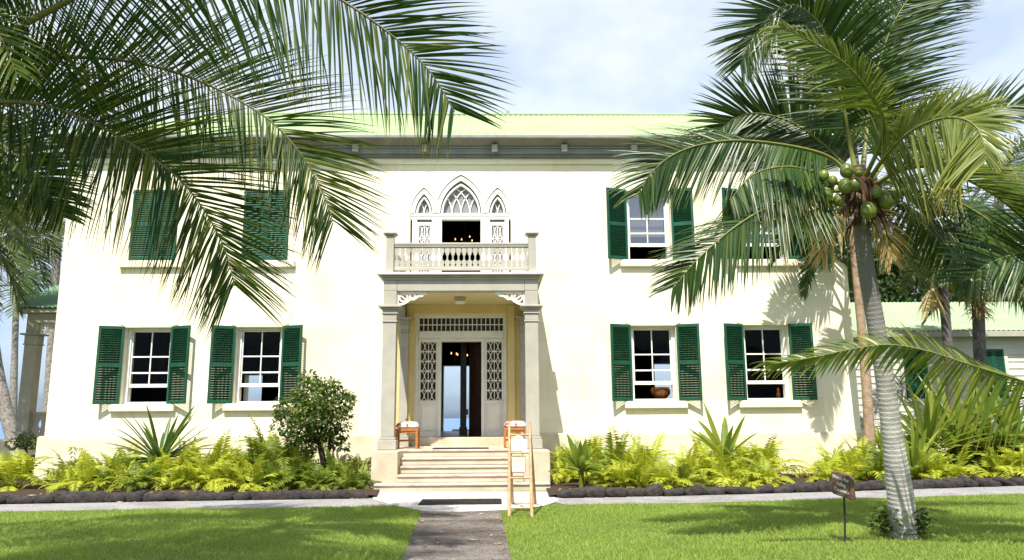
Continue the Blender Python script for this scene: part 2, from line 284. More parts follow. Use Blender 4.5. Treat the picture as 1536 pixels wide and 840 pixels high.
def catmull(P, n):
    P = np.asarray(P, float); Q = np.vstack([2*P[0]-P[1], P, 2*P[-1]-P[-2]]); out_ = []
    for i in range(1, len(Q)-2):
        t = np.linspace(0, 1, 24, endpoint=False)[:, None]; a, b, c, d = Q[i-1], Q[i], Q[i+1], Q[i+2]
        out_.append(.5*((2*b)+(-a+c)*t+(2*a-5*b+4*c-d)*t**2+(-a+3*b-3*c+d)*t**3))
    C = np.vstack(out_+[P[-1:]]); s = np.concatenate([[0], np.cumsum(np.linalg.norm(np.diff(C, axis=0), axis=1))]); u = np.linspace(0, s[-1], n)
    return np.stack([np.interp(u, s, C[:, k]) for k in range(3)], 1), s[-1]

# ------------------------------------------------------------------ ground, sea, paths
def flat(px, py, z=G): p = gz(px, py, z); return (p[0], p[1])
sheet('lawn', 'lawn', [(-90, -60), (90, -60), (90, 26), (-90, 26)], G)
sheet('sea', 'sea', [(-40000, 20), (40000, 20), (40000, 50000), (-40000, 50000)], -1.5)
mb = MB()
p0 = at(560, 645, 140); p1 = at(800, 645, 140); x = p0[0]
while x < p1[0]:
    w = rng.uniform(1.0, 2.4); h = rng.uniform(.5, .95); mb.box(x, x+w*1.1, 139+rng.uniform(-.4, .4), 142+rng.uniform(-.4, .4), -1.7, -1.5+h); x += w
solo(mb, 'breakwater', 'lava', ((p0[0]+p1[0])/2, 140.5, -1.5), 'low dark stone breakwater out in the sea beyond the house', 'breakwater', bevel=.15)
kl = [flat(-420, 766), flat(0, 757), flat(280, 752), flat(563, 748)]          # kerb foot, left of the steps
kr = [flat(824, 748), flat(1000, 745), flat(1250, 738), flat(1536, 729), flat(1800, 722)]
pl = [flat(-420, 781), flat(0, 768), flat(280, 764), flat(560, 760)]; pr = [flat(850, 757.5), flat(1000, 756), flat(1250, 749.5), flat(1536, 741.5), flat(1800, 735)]
sheet('gravel_path', 'gravel', kl + [flat(840, 747)] + pl[3:] [::-1] + pl[:3][::-1], G+.004)
sheet('gravel_path', 'gravel', [flat(800, 747)] + kr[1:] + pr[::-1], G+.005)
ap = [flat(556, 738), flat(830, 738), flat(830, 744), flat(838, 752), flat(815, 760), flat(760, 766), flat(692, 768.5), flat(632, 767.5), flat(590, 759), flat(560, 750)]
sheet('apron', 'apron', ap[::-1], G+.010)
WK = [flat(634, 765), flat(750, 765), flat(757, 790), flat(768, 850), flat(780, 905), flat(572, 905), flat(600, 850), flat(619, 800)]
mb = MB(); mb.add([(a, b, G+.008) for a, b in WK[::-1]], [tuple(range(len(WK)))]); tag(mb.build('entrance_walk', 'walk'), kind='structure')
# beds
sheet('soil', 'soil', [(-14, 2.2), (-14, kl[0][1]+.4)] + [(a, b+.12) for a, b in kl] + [(-1.75, -.2), (-9.9, -.2), (-9.95, 2.2)], G+.05)
sheet('soil', 'soil', [(a, b+.12) for a, b in kr] + [(20, 3.0), (9.95, 3.0), (9.9, -.1), (1.9, -.1)], G+.05)
# grass blades: real blades over the part of the lawn near the camera
def in_poly(x, y, P):
    c = np.zeros(len(x), bool); n = len(P)
    for i in range(n):
        (x1, y1), (x2, y2) = P[i], P[(i+1) % n]; k = ((y1 > y) != (y2 > y)) & (x < (x2-x1)*(y-y1)/(y2-y1+1e-12)+x1); c ^= k
    return c
NB = 420000
gx = rng.uniform(-9.5, 11.5, NB); gy = rng.uniform(-11.2, -3.2, NB)
front = np.where(gx < .1, np.interp(gx, [p[0] for p in pl], [p[1] for p in pl]), np.interp(gx, [p[0] for p in pr], [p[1] for p in pr]))
wob = .03*np.sin(gx*9)+.02*np.sin(gx*23+1)
ok = (gy < front+wob) & ~in_poly(gx+.012*np.sin(gy*17), gy, WK) & ~in_poly(gx, gy, ap) & (np.abs(gx-.8) < (gy+18.7)*.70+.4)
gx, gy = gx[ok], gy[ok]; n = len(gx)
h = rng.uniform(.018, .042, n)*(1+.35*np.sin(gx*1.7+np.sin(gy*2.1))*np.sin(gy*1.3)); az = rng.uniform(0, 2*PI, n); w = rng.uniform(.0035, .006, n); le = rng.uniform(.2, .9, n)*h; la = rng.uniform(0, 2*PI, n)
V = np.stack([np.stack([gx-w*np.cos(az), gy-w*np.sin(az), np.full(n, G)], 1), np.stack([gx+w*np.cos(az), gy+w*np.sin(az), np.full(n, G)], 1), np.stack([gx+le*np.cos(la), gy+le*np.sin(la), G+h], 1)], 1).reshape(-1, 3)
mb = MB(); rr = rng.uniform(0, 1, n)
mb.add(V, np.arange(3*n).reshape(-1, 3), 0, rnd=np.repeat(rr, 3), tip=np.tile([0, 0, 1.], n))
tag(mb.build('grass', 'grass'), 'short green mown grass blades across the front lawn', 'grass', kind='stuff')

# ------------------------------------------------------------------ the house
X0, X1, D = -9.82, 9.66, 10.0
WT = .55
house = thing('palace_house', 'two storey cream plastered house with green shutters and a columned porch', 'house', (0, 5, G))
WINX = [(-7.57, 1.95, 3.84, 'open'), (-4.90, 1.95, 3.84, 'open'), (4.70, 1.95, 3.84, 'open'), (7.48, 1.95, 3.84, 'open'),
        (-7.63, 5.43, 7.25, 'shut'), (-4.88, 5.43, 7.25, 'shut'), (4.70, 5.43, 7.28, 'open'), (7.62, 5.43, 7.28, 'open')]
HW = .56
GX0, GX1, GZ0, GZ1 = -1.30, 1.22, 4.62, 7.76
FD = (-1.14, 1.10, .95, 4.10)
def holed(mb, x0, x1, z0, z1, y0, y1, holes, mi=0):
    xs = sorted({x0, x1, *[h[0] for h in holes], *[h[1] for h in holes]}); zs = sorted({z0, z1, *[h[2] for h in holes], *[h[3] for h in holes]})
    for i in range(len(xs)-1):
        for j in range(len(zs)-1):
            cx, cz = (xs[i]+xs[i+1])/2, (zs[j]+zs[j+1])/2
            if any(h[0] < cx < h[1] and h[2] < cz < h[3] for h in holes): continue
            a, b, c, d = xs[i], xs[i+1], zs[j], zs[j+1]
            mb.add([(a,y0,c),(b,y0,c),(b,y0,d),(a,y0,d),(a,y1,c),(b,y1,c),(b,y1,d),(a,y1,d)], np.array([(0,1,2,3),(5,4,7,6)]), mi)
    for a, b, c, d in holes:
        mb.add([(a,y0,c),(b,y0,c),(b,y0,d),(a,y0,d),(a,y1,c),(b,y1,c),(b,y1,d),(a,y1,d)], np.array([(0,3,7,4),(1,5,6,2),(0,4,5,1),(3,2,6,7)]), mi)
    mb.add([(x0,y0,z0),(x0,y1,z0),(x0,y1,z1),(x0,y0,z1),(x1,y0,z0),(x1,y1,z0),(x1,y1,z1),(x1,y0,z1)], np.array([(0,3,2,1),(4,5,6,7),(3,7,6,2),(0,1,5,4)]), mi)
def arch_pts(cx, w, zs, h, n=14):
    R = (h*h+w*w)/(2*w); xs = np.concatenate([-w*np.cos(np.linspace(0, PI/2, n))[:-1], w*np.sin(np.linspace(0, PI/2, n))])
    return [(cx+x, zs+math.sqrt(max(R*R-(abs(x)+R-w)**2, 0))) for x in xs]
ARC = [(-.97, .33, 6.66, .66), (-.04, .60+.03, 6.66, 1.0), (.89, .33, 6.66, .66)]
mb = MB()
holes = [(x-HW, x+HW, a, b) for x, a, b, k in WINX] + [(GX0, GX1, GZ0, GZ1), FD]
holed(mb, X0, X1, G-.1, 8.55, 0, WT, holes)
# spandrels over the three pointed arches
top = []
for a in ARC: top += arch_pts(*a)
top = sorted(top); top = [p for i, p in enumerate(top) if i == 0 or p[0]-top[i-1][0] > 1e-4]
top = [(GX0, top[0][1])] + [p for p in top if GX0 < p[0] < GX1] + [(GX1, top[-1][1])]
for (xa, za), (xb, zb) in zip(top[:-1], top[1:]):
    mb.add([(xa,0,za),(xb,0,zb),(xb,0,GZ1),(xa,0,GZ1),(xa,WT,za),(xb,WT,zb),(xb,WT,GZ1),(xa,WT,GZ1)], np.array([(0,1,2,3),(5,4,7,6),(0,4,5,1)]))
BH = []
for (pa, pb, ya, yb) in ((664, 706, 548, 662), (369, 388, 562, 600), (983, 1010, 545, 600)):
    q0, q1 = at(pa, yb, D), at(pb, ya, D); BH.append((q0[0], q1[0], max(q0[2], 1.0), q1[2]))
# the rear windows are full height openings whose edges line up with what is seen through the front ones
BH[1] = (BH[1][0]-.1, BH[1][1]+.15, 1.95, BH[1][3]); BH[2] = (BH[2][0], BH[2][1]+.35, 1.95, BH[2][3]+.0)
holed(mb, X0, X1, G-.1, 8.55, D, D+WT, BH)
for xx in (X0, X1-WT): mb.box(xx, xx+WT, WT, D, G-.1, 8.55)
mb.build('wall', 'wall', house)
mb = MB(); PX = .11
for (a, b) in ((X0-PX, -1.62), (1.78, X1+PX)): mb.box(a, b, -PX, -.003, G-.1, 1.17); mb.add([(a,-PX,1.17),(b,-PX,1.17),(b,-.003,1.22),(a,-.003,1.22)], [(0,1,2,3)])
for xx, s in ((X0, -1), (X1, 1)): mb.box(min(xx, xx+s*PX), max(xx, xx+s*PX), .002, D, G-.1, 1.17)
mb.build('plinth', 'plaster', house, bevel=.02)
MB().box(X0-.02, X1+.02, -.075, -.002, 7.93, 8.03).build('belt_course', 'wall', house, bevel=.015)
mb = MB(); mb.box(X0-.03, X1+.03, -.025, -.001, 8.035, 8.14); mb.build('frieze', 'wall', house)
mb = MB(); za = at(750, 236, -.1)[2]; zb = at(750, 231, -.1)[2]; zc = at(750, 219.5, -.14)[2]; zd = at(750, 207, -.42)[2]
mb.box(X0-.1, X1+.1, -.085, -.003, za, zb); mb.build('cornice_base', 'darkgrey', house, bevel=.01)  # dark strip: the shadow from above is put into its colour
mb = MB(); mb.box(X0-.14, X1+.14, -.13, -.003, zb+.003, zc-.05); mb.box(X0-.16, X1+.16, -.165, -.003, zc-.047, zc); mb.build('cornice', 'midgrey', house, bevel=.015)
mb = MB(); y_ = -.42; z0_, z1_ = zc+.003, zd
mb.add([(X0-.2, -.20, z0_), (X1+.2, -.20, z0_), (X1+.45, y_, z1_), (X0-.45, y_, z1_), (X0-.2, .3, z0_), (X1+.2, .3, z0_), (X1+.45, .3, z1_), (X0-.45, .3, z1_)], np.array([(0,1,2,3),(0,4,5,1),(0,3,7,4),(1,5,6,2),(3,2,6,7)]))
mb.build('eaves_fascia', 'darkgrey', house)
MB().box(X0-.5, X1+.5, y_-.07, y_-.002, z1_-.02, z1_+.07).build('gutter', 'midgrey', house, bevel=.02)
for k in range(-6, 7):
    px = 742+104*k; x = at(px, 212, -.2)[0]
    if X0+.1 < x < X1-.1:
        mb = MB(); zt = zc-.002; mb.box(x-.075, x+.075, -.31, -.168, zt-.17, zt); mb.build('bracket', 'grey', house, bevel=.012)
# roof: hipped, corrugated
ZE = z1_+.05; YB = D+.95; ZR = at(750, 173, 5.2)[2]; xr0, xr1 = X0+2.2, X1-2.2
def corr(mb, A, B, C_, D_, n, amp, mi=0):
    """corrugated slope: eave A->B, ridge D_->C_, ribs running up the slope"""
    A, B, C_, D_ = map(np.asarray, (A, B, C_, D_)); t = np.linspace(0, 1, n)[:, None]; lo = A+(B-A)*t; hi = D_+(C_-D_)*t
    nrm = unit(np.cross(B-A, D_-A)); off = amp*np.where(np.arange(n) % 2 == 0, 1, -1)[:, None]*nrm
    V = np.concatenate([lo+off, hi+off]); F = np.array([(i, i+1, n+i+1, n+i) for i in range(n-1)]); mb.add(V, F, mi)
mb = MB(); ym = 5.2
e = [(X0-.5, y_-.06, ZE), (X1+.5, y_-.06, ZE), (X1+.5, YB, ZE), (X0-.5, YB, ZE)]; r0_, r1_ = (xr0, ym, ZR), (xr1, ym, ZR)
corr(mb, e[0], e[1], r1_, r0_, 181, .02); corr(mb, e[2], e[3], r0_, r1_, 181, .02); corr(mb, e[1], e[2], r1_, r1_, 161, .012); corr(mb, e[3], e[0], r0_, r0_, 161, .012)
mb.build('roof', 'iron', house)
MB().tube([(xr0-.1, ym, ZR+.02), (xr1+.1, ym, ZR+.02)], .07, 8).build('ridge_cap', 'iron', house)
MB().box(1.2, 1.32, ym-.06, ym+.06, ZR, ZR+.14).build('finial', 'midgrey', house)
# inside
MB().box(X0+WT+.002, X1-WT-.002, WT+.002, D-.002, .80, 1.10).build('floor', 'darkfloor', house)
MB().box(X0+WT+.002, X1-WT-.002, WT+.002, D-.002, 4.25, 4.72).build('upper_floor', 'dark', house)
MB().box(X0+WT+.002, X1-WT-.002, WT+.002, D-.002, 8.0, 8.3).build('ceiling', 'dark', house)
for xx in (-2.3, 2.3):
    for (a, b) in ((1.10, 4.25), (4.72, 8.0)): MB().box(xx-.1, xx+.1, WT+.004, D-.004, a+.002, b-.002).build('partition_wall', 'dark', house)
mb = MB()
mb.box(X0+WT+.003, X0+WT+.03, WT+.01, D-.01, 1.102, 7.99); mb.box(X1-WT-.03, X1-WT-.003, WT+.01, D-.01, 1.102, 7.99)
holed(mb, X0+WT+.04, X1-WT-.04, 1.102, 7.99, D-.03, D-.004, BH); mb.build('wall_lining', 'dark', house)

# windows
def shutter(hx, z0, z1, side, ang, w=.555):
    """louvred leaf hinged at x=hx, opening towards side (-1 left, 1 right), swung ang degrees off the wall"""
    mb = MB(); a = math.radians(ang); ex = np.array([side*math.cos(a), -math.sin(a), 0]); ey = np.array([-ex[1], ex[0], 0])*1.0; o = np.array([hx, -.035, 0]); th = .02
    def bx(u0, u1, za_, zb_): mb.obox(o+ex*(u0+u1)/2+np.array([0, 0, (za_+zb_)/2]), ex*(u1-u0)/2, ey*th, np.array([0, 0, (zb_-za_)/2]))
    sw = .055; zm = z0+(z1-z0)*.50
    bx(0, sw, z0, z1); bx(w-sw, w, z0, z1); bx(sw, w-sw, z0, z0+.085); bx(sw, w-sw, z1-.065, z1); bx(sw, w-sw, zm-.045, zm+.045)
    for (a0, a1) in ((z0+.085, zm-.045), (zm+.045, z1-.065)):
        n = int((a1-a0)/.054)
        for k in range(n):
            zc_ = a0+(k+.5)*(a1-a0)/n; t = math.radians(52); oy = -1 if ey[1] > 0 else 1
            az_ = np.array([0, 0, math.sin(t)])*.030 + ey*oy*math.cos(t)*(-.028 if ang == 0 else .028)
            mb.obox(o+ex*w/2+np.array([0, 0, zc_]), ex*(w/2-sw), az_, np.cross(unit(ex), unit(az_))*.0035)
    return mb
def window(cx, z0, z1, state, refl, rise=.20, angL=21, angR=21):
    mb = MB(); a, b = cx-HW, cx+HW
    mb.box(a+.002, a+.085, .16, .34, z0+.055, z1-.11); mb.box(b-.085, b-.002, .16, .34, z0+.055, z1-.11); mb.box(a+.002, b-.002, .15, .35, z1-.11, z1-.002); mb.box(a+.002, b-.002, .15, .38, z0+.002, z0+.055)
    f = mb.build('window', 'white', house, bevel=.006)
    # stone head and sill
    m2 = MB(); m2.prism([(a-.13, z1+.002), (b+.13, z1+.002), (b+.24, z1+.40), (a-.24, z1+.40)], -.014, -.001); m2.build('lintel', 'wall', f, bevel=.006)
    MB().box(a-.05, b+.05, -.03, .148, z1-.058, z1-.003).build('head_drip', 'plaster', f, bevel=.008)
    MB().box(a-.20, b+.20, -.11, .148, z0-.17, z0-.002).build('sill', 'wall', f, bevel=.015)
    if state == 'open':
        ia, ib = a+.087, b-.087; zt = z1-.112; zb_ = z0+.058; H = zt-zb_; s = MB(); y0, y1 = .20, .245
        zr = zb_+H*rise; s.box(ia, ib, y0, y1, zr, zr+.085); s.box(ia, ia+.03, y0, y1, zr+.087, zt); s.box(ib-.03, ib, y0, y1, zr+.087, zt); s.box(ia+.032, ib-.032, y0, y1, zt-.035, zt)
        h1, h2 = zr+.085+(zt-zr-.12)*.21, zr+.085+(zt-zr-.12)*.52
        s.box(ia+.032, ib-.032, y0, y1, h1-.02, h1+.02); s.box(ia+.032, ib-.032, y0, y1, h2-.017, h2+.017); s.box(cx-.014, cx+.014, y0+.004, y1-.004, zr+.087, zt-.036)
        s.build('sash', 'white', f, bevel=.005)
        g = MB(); g.add([(ia+.02, .222, zr+.05), (ib-.02, .222, zr+.05), (ib-.02, .222, zt-.02), (ia+.02, .222, zt-.02)], [(0, 1, 2, 3)]); g.build('pane', 'glassr' if refl else 'glass', f)
        shutter(a-.005, z0+.0, z1-.03, -1, angL).build('shutter', 'green', f); shutter(b+.005, z0+.0, z1-.03, 1, angR).build('shutter', 'green', f)
        if refl: MB().box(ia+.03, ib-.03, .36, .375, h1-.05, zt-.01).build('reflection_panel', 'skygrey', f)  # added panel behind the glass, coloured like the sky it would reflect
    else:
        shutter(a+.004, z0+.006, z1-.012, 1, 0).build('shutter', 'green', f); shutter(b-.004, z0+.006, z1-.012, -1, 0).build('shutter', 'green', f)
        MB().box(a+.004, b-.004, .06, .08, z0+.004, z1-.004).build('backing_board', 'dark', f)
for i, (cx, z0, z1, st) in enumerate(WINX): window(cx, z0, z1, st, i >= 6)

# three pointed arches over the balcony
ga = MB()
def inset(a, d): return (a[0], a[1]-d, a[2], a[3]-d*1.5)
gf = MB()
for a in ARC:
    w_ = .11; q = arch_pts(*inset(a, w_/2+.004)); gf.ribbon(q, w_, .025, .22)
gothic = gf.build('arched_window', 'white', house, bevel=.006)
gm = MB()
for a in ARC: gm.ribbon(arch_pts(*inset(a, .16)), .045, .07, .2)
gm.build('arch_moulding', 'white', gothic)
gt = MB()
def clip_arcs(a, bars, wbar):
    cx, w, zs, h = inset(a, .175); R = (h*h+w*w)/(2*w)
    for k in range(1, bars):
        x0 = cx-w+2*w*k/bars
        for s in (-1, 1):       # arcs parallel to the two sides of the arch
            pts = []
            for t in np.linspace(0, 1.3, 26):
                x = x0+s*(R-R*math.cos(t)); z = zs+R*math.sin(t)
                lim = R*R-(abs(x-cx)+R-w)**2
                if abs(x-cx) >= w or lim <= 0 or z > zs+math.sqrt(lim): break
                pts.append((x, z))
            if len(pts) > 2: gt.ribbon(pts, wbar, .15+.002*k+.001*s, .18)
for a_, k_, w_ in ((ARC[1], 4, .028), (ARC[0], 2, .022), (ARC[2], 2, .022)): gt = MB(); clip_arcs(a_, k_, w_); gt.build('tracery', 'white', gothic)
gp = MB()
for a in ARC:
    q = arch_pts(*inset(a, .15)); gp.prism([(q[0][0], 6.60)]+[(q[-1][0], 6.60)]+q[::-1], .195, .2)
gp.build('pane', 'skygrey', gothic)
gb = MB(); gb.box(GX0+.003, GX1-.003, .04, .24, 6.585, 6.655); gb.box(GX0+.003, GX1-.003, .055, .22, 6.50, 6.583)
xs_ = [at(p, 345, .15)[0] for p in (617, 626, 648, 663, 721, 735, 757, 765)]; zt_ = 6.498
for a, b in ((xs_[0]+.03, xs_[1]), (xs_[2], xs_[3]), (xs_[4], xs_[5]), (xs_[6], xs_[7]-.03)): gb.box(a, b, .06, .24, 4.66, zt_)
gb.build('mullion', 'white', gothic, bevel=.008)
def lattice(mb, x0, x1, z0, z1, rows, y0, w=.02):
    cx = (x0+x1)/2; h = (z1-z0)/rows; W_ = x1-x0
    mb.box(cx-w/2, cx+w/2, y0, y0+.03, z0, z1)
    for r in range(rows+1): mb.box(x0, x1, y0+.003, y0+.028, z0+r*h-w/2, z0+r*h+w/2)
    for r in range(rows):
        zc_ = z0+(r+.5)*h; t = np.linspace(-PI/2, PI/2, 11)
        for xc, s in ((x0, 1), (x1, -1), (cx, 1), (cx, -1)): mb.ribbon([(xc+s*W_*.235*math.cos(q), zc_+h*.47*math.sin(q)) for q in t], w*.9, y0+.006, y0+.025)
for a, b in ((xs_[1], xs_[2]), (xs_[5], xs_[6])):
    m_ = MB(); m_.box(a+.002, a+.05, .1, .18, 4.70, 6.45); m_.box(b-.05, b-.002, .1, .18, 4.70, 6.45); m_.box(a+.052, b-.052, .1, .18, 6.36, 6.45); m_.box(a+.052, b-.052, .1, .18, 4.70, 5.0)
    lattice(m_, a+.052, b-.052, 5.0, 6.36, 4, .12, .022); f = m_.build('sidelight', 'white', gothic)
    MB().box(a+.06, b-.06, .165, .17, 5.0, 6.36).build('pane', 'skygrey', f)
# front door surround, set back under the porch
mb = MB(); a, b, c, d = FD; YD = .30
mb.box(a+.002, a+.07, YD-.04, YD+.16, 1.13, d-.002); mb.box(b-.07, b-.002, YD-.04, YD+.16, 1.13, d-.002); mb.box(a+.072, b-.072, YD-.04, YD+.16, d-.075, d-.002)
zt0, zt1 = 3.70, 4.02; mb.box(a+.072, b-.072, YD-.07, YD+.16, 3.52, zt0)
dx0, dx1 = at(662, 560, YD)[0], at(722, 560, YD)[0]
mb.box(dx0-.085, dx0, YD-.03, YD+.14, 1.13, 3.518); mb.box(dx1, dx1+.085, YD-.03, YD+.14, 1.13, 3.518)
door = mb.build('front_door', 'white', house, bevel=.008)
MB().box(dx0-.003+.004, dx1-.001, YD-.03, YD+.14, 3.44, 3.517).build('door_head', 'white', door)
mb = MB(); nx = 19
for k in range(nx+1): x = a+.075+(b-a-.15)*k/nx; mb.box(x-.011, x+.011, YD, YD+.03, zt0+.001, d-.077)
zz_ = (zt0+d-.077)/2; mb.box(a+.075, b-.075, YD+.003, YD+.027, zz_-.012, zz_+.012); mb.build('transom_bars', 'white', door)
MB().box(a+.075, b-.075, YD+.02, YD+.025, zt0, d-.077).build('transom_pane', 'darkwood', door)
for (p, q) in ((a+.072, dx0-.087), (dx1+.087, b-.072)):
    m_ = MB(); m_.box(p, p+.05, YD, YD+.1, 1.13, 3.517); m_.box(q-.05, q, YD, YD+.1, 1.13, 3.517); m_.box(p+.052, q-.052, YD, YD+.1, 3.44, 3.517); m_.box(p+.052, q-.052, YD, YD+.1, 1.13, 2.0)
    m_.box(p+.09, q-.09, YD-.018, YD-.001, 1.28, 1.86); m_.box(p+.002, q-.002, YD-.03, YD-.001, 1.93, 1.98)
    lattice(m_, p+.052, q-.052, 2.0, 3.44, 6, YD+.04, .02); sl = m_.build('sidelight', 'white', door, bevel=.006)
    MB().box(p+.06, q-.06, YD+.085, YD+.09, 2.0, 3.44).build('pane', 'darkwood', sl)
# dark leaves standing open
def leaf(x, y, ang, w, z0, z1):
    mb = MB(); a_ = math.radians(ang); ex = np.array([math.cos(a_), math.sin(a_), 0]); ey = np.array([-ex[1], ex[0], 0]); o = np.array([x, y, (z0+z1)/2])
    mb.obox(o+ex*w/2, ex*w/2, ey*.025, np.array([0, 0, (z1-z0)/2]))
    for zc_, hh in ((z0+.5, .36), (z0+1.55, .55)): mb.obox(o+ex*w/2+np.array([0, 0, zc_-(z0+z1)/2]), ex*(w/2-.1), ey*.034, np.array([0, 0, hh]))
    return mb.build('door_leaf', 'darkwood', door, bevel=.006), o+ex*w*.9
leaf(dx1-.01, YD+.16, 129, .46, 1.12, 3.44)
q0 = at(690.3, 600, 1.3); q1 = at(699.6, 600, 1.3)
mb = MB(); mb.box(q0[0], q1[0], 1.3, 1.36, 1.102, 3.7); mb.box(q0[0]-.02, q1[0]+.02, 1.28, 1.38, 1.102, 1.35); lf = mb.build('door_leaf', 'darkwood', door, bevel=.008)
MB().box(q1[0]-.01, q1[0]+.05, 1.26, 1.299, 1.66, 1.80).build('lock', 'brass', lf)

# ------------------------------------------------------------------ porch (parts of the house)
XC = .075; FY = -2.2
def column(x, y, hw, name, z0=.93):
    mb = MB(); mb.box(x-hw, x+hw, y-hw, y+hw, z0+.26, 3.62)
    c = mb.build(name, 'grey', house, bevel=.012)
    m2 = MB(); m2.box(x-hw-.05, x+hw+.05, y-hw-.05, y+hw+.05, z0, z0+.2); m2.box(x-hw-.025, x+hw+.025, y-hw-.025, y+hw+.025, z0+.202, z0+.258); m2.build('base', 'grey', c, bevel=.008)
    m3 = MB(); m3.box(x-hw-.02, x+hw+.02, y-hw-.02, y+hw+.02, 3.622, 3.66); m3.box(x-hw-.003, x+hw+.003, y-hw-.003, y+hw+.003, 3.662, 3.80); m3.box(x-hw-.03, x+hw+.03, y-hw-.03, y+hw+.03, 3.802, 3.83)
    m3.box(x-hw-.012, x+hw+.012, y-hw-.012, y+hw+.012, 3.832, 3.90); m3.box(x-hw-.05, x+hw+.05, y-hw-.05, y+hw+.05, 3.902, 3.94); m3.box(x-hw-.10, x+hw+.10, y-hw-.10, y+hw+.10, 3.942, 3.985); m3.build('capital', 'grey', c, bevel=.008)
    return c
CX = 1.535; CHW = .145
yc = FY+CHW
for s in (-1, 1):
    column(XC+s*CX, yc, CHW, 'porch_column')
    column(XC+s*(CX-.09), -.11, .10, 'porch_pilaster')
mb = MB(); bz0, bz1 = 4.30, 4.545; o_ = CX+CHW
for s in (-1, 1):
    xa, xb = sorted((XC+s*(CX-CHW), XC+s*(CX+CHW))); mb.box(xa, xb, FY, -.002, bz0, bz1); mb.box(xa, xb, FY, FY+2*CHW, 3.987, bz0-.002)
    mb.box(xa+.04, xb-.04, -.24, -.004, 3.987, bz0-.002)
mb.box(XC-CX+CHW+.002, XC+CX-CHW-.002, FY, FY+.26, bz0, bz1); mb.build('porch_beam', 'grey', house, bevel=.012)
mb = MB(); ox = o_
for k, (z0, z1, o2) in enumerate(((4.547, 4.60, .03), (4.602, 4.635, .07), (4.637, 4.675, .13))): mb.box(XC-ox-o2, XC+ox+o2, FY-o2, -.003, z0, z1)
mb.build('porch_cornice', 'grey', house, bevel=.012)
MB().box(XC-ox+.05, XC+ox-.05, FY+.27, -.01, 4.32, 4.36).build('porch_ceiling', 'ceil', house)
MB().box(XC-ox-.10, XC+ox+.10, FY-.10, -.02, 4.677, 4.70).build('balcony_deck', 'white', house)
mb = MB(); a, b, c, d = FD
holed(mb, -1.55, 1.70, .95, 4.318, -.04, -.001, [FD]); mb.build('porch_back_wall', 'porchwall', house)
for s in (-1, 1):
    x = -.02+s*1.235; MB().box(x-.085, x+.085, -.09, -.042, .95, 4.316).build('door_pilaster', 'porchwall', house, bevel=.01)
# scroll brackets under the beam
for s in (-1, 1):
    mb = MB(); xk = XC+s*(CX-CHW-.002); zt = bz0-.003; y0, y1 = FY+.06, FY+.10
    P = lambda u, v: (xk-s*u, zt-v)
    mb.ribbon([P(0, .015), P(.62, .015)], .03, y0, y1); mb.ribbon([P(.016, .03), P(.016, .30)], .03, y0-.002, y1-.004)
    ring = lambda u, v, r: [P(u+r*math.cos(t), v+r*math.sin(t)) for t in np.linspace(0, 2*PI, 20, endpoint=False)]
    mb.ribbon(ring(.135, .125, .088), .034, y0+.003, y1-.003, closed=True); mb.ribbon(ring(.33, .085, .055), .028, y0+.004, y1-.004, closed=True); mb.ribbon(ring(.50, .05, .03), .026, y0+.005, y1-.005, closed=True)
    mb.ribbon([P(.02, .29), P(.11, .27), P(.17, .245), P(.24, .20), P(.28, .16), P(.36, .165), P(.42, .12), P(.47, .09), P(.54, .085), P(.58, .05), P(.64, .03)], .05, y0+.006, y1-.006)
    mb.ribbon([P(.05, .05), P(.13, .13), P(.22, .19)], .03, y0+.008, y1-.008); mb.ribbon([P(.24, .03), P(.27, .09), P(.27, .15)], .03, y0+.009, y1-.009)
    mb.build('scroll_bracket', 'white', house)
# balcony railing
PXs = [at(p, 380, FY+.1)[0] for p in (585.5, 798)]; pw = .085; zD = 4.70; RY = FY+.1
for x in PXs:
    mb = MB(); mb.box(x-pw, x+pw, RY-pw, RY+pw, zD, 5.545); p = mb.build('railing_post', 'grey', house, bevel=.01)
    m2 = MB(); m2.box(x-pw-.03, x+pw+.03, RY-pw-.03, RY+pw+.03, 5.547, 5.575); m2.box(x-pw-.065, x+pw+.065, RY-pw-.065, RY+pw+.065, 5.577, 5.61); m2.build('cap', 'grey', p, bevel=.008)
    m2 = MB(); m2.box(x-pw*.9, x+pw*.9, -.18, -.004, zD, 5.545); m2.build('railing_post', 'grey', house, bevel=.01)
mb = MB(); xa, xb = PXs[0]+pw+.002, PXs[1]-pw-.002
mb.box(xa, xb, RY-.05, RY+.05, 5.345, 5.395); mb.box(xa, xb, RY-.035, RY+.035, 5.30, 5.343); mb.box(xa, xb, RY-.035, RY+.035, 4.775, 4.84)
for x in PXs: mb.box(x-.04, x+.04, RY+pw+.002, -.184, 5.345, 5.395); mb.box(x-.03, x+.03, RY+pw+.002, -.184, 4.775, 4.84)
mb.build('railing_rail', 'grey', house, bevel=.008)
BP = [(0, .002), (.05, .002), (.09, .012), (.13, .02), (.17, .012), (.21, .002), (.235, .002), (.245, .012), (.265, .012), (.275, .002), (.32, .004), (.35, .034), (.44, .047), (.56, .045), (.63, .03), (.68, .017), (.73, .028), (.745, .004), (.77, .002), (.79, .012), (.82, .012), (.84, .002), (.87, .002), (.89, .011), (.94, .011), (.955, .002), (1, .002)]
def baluster(p, z0, z1):
    H = z1-z0; R_ = [(p/2-w, z0+t*H) for t, w in BP]; n = len(R_)
    return [(x, z) for x, z in R_], [(-x, z) for x, z in R_]
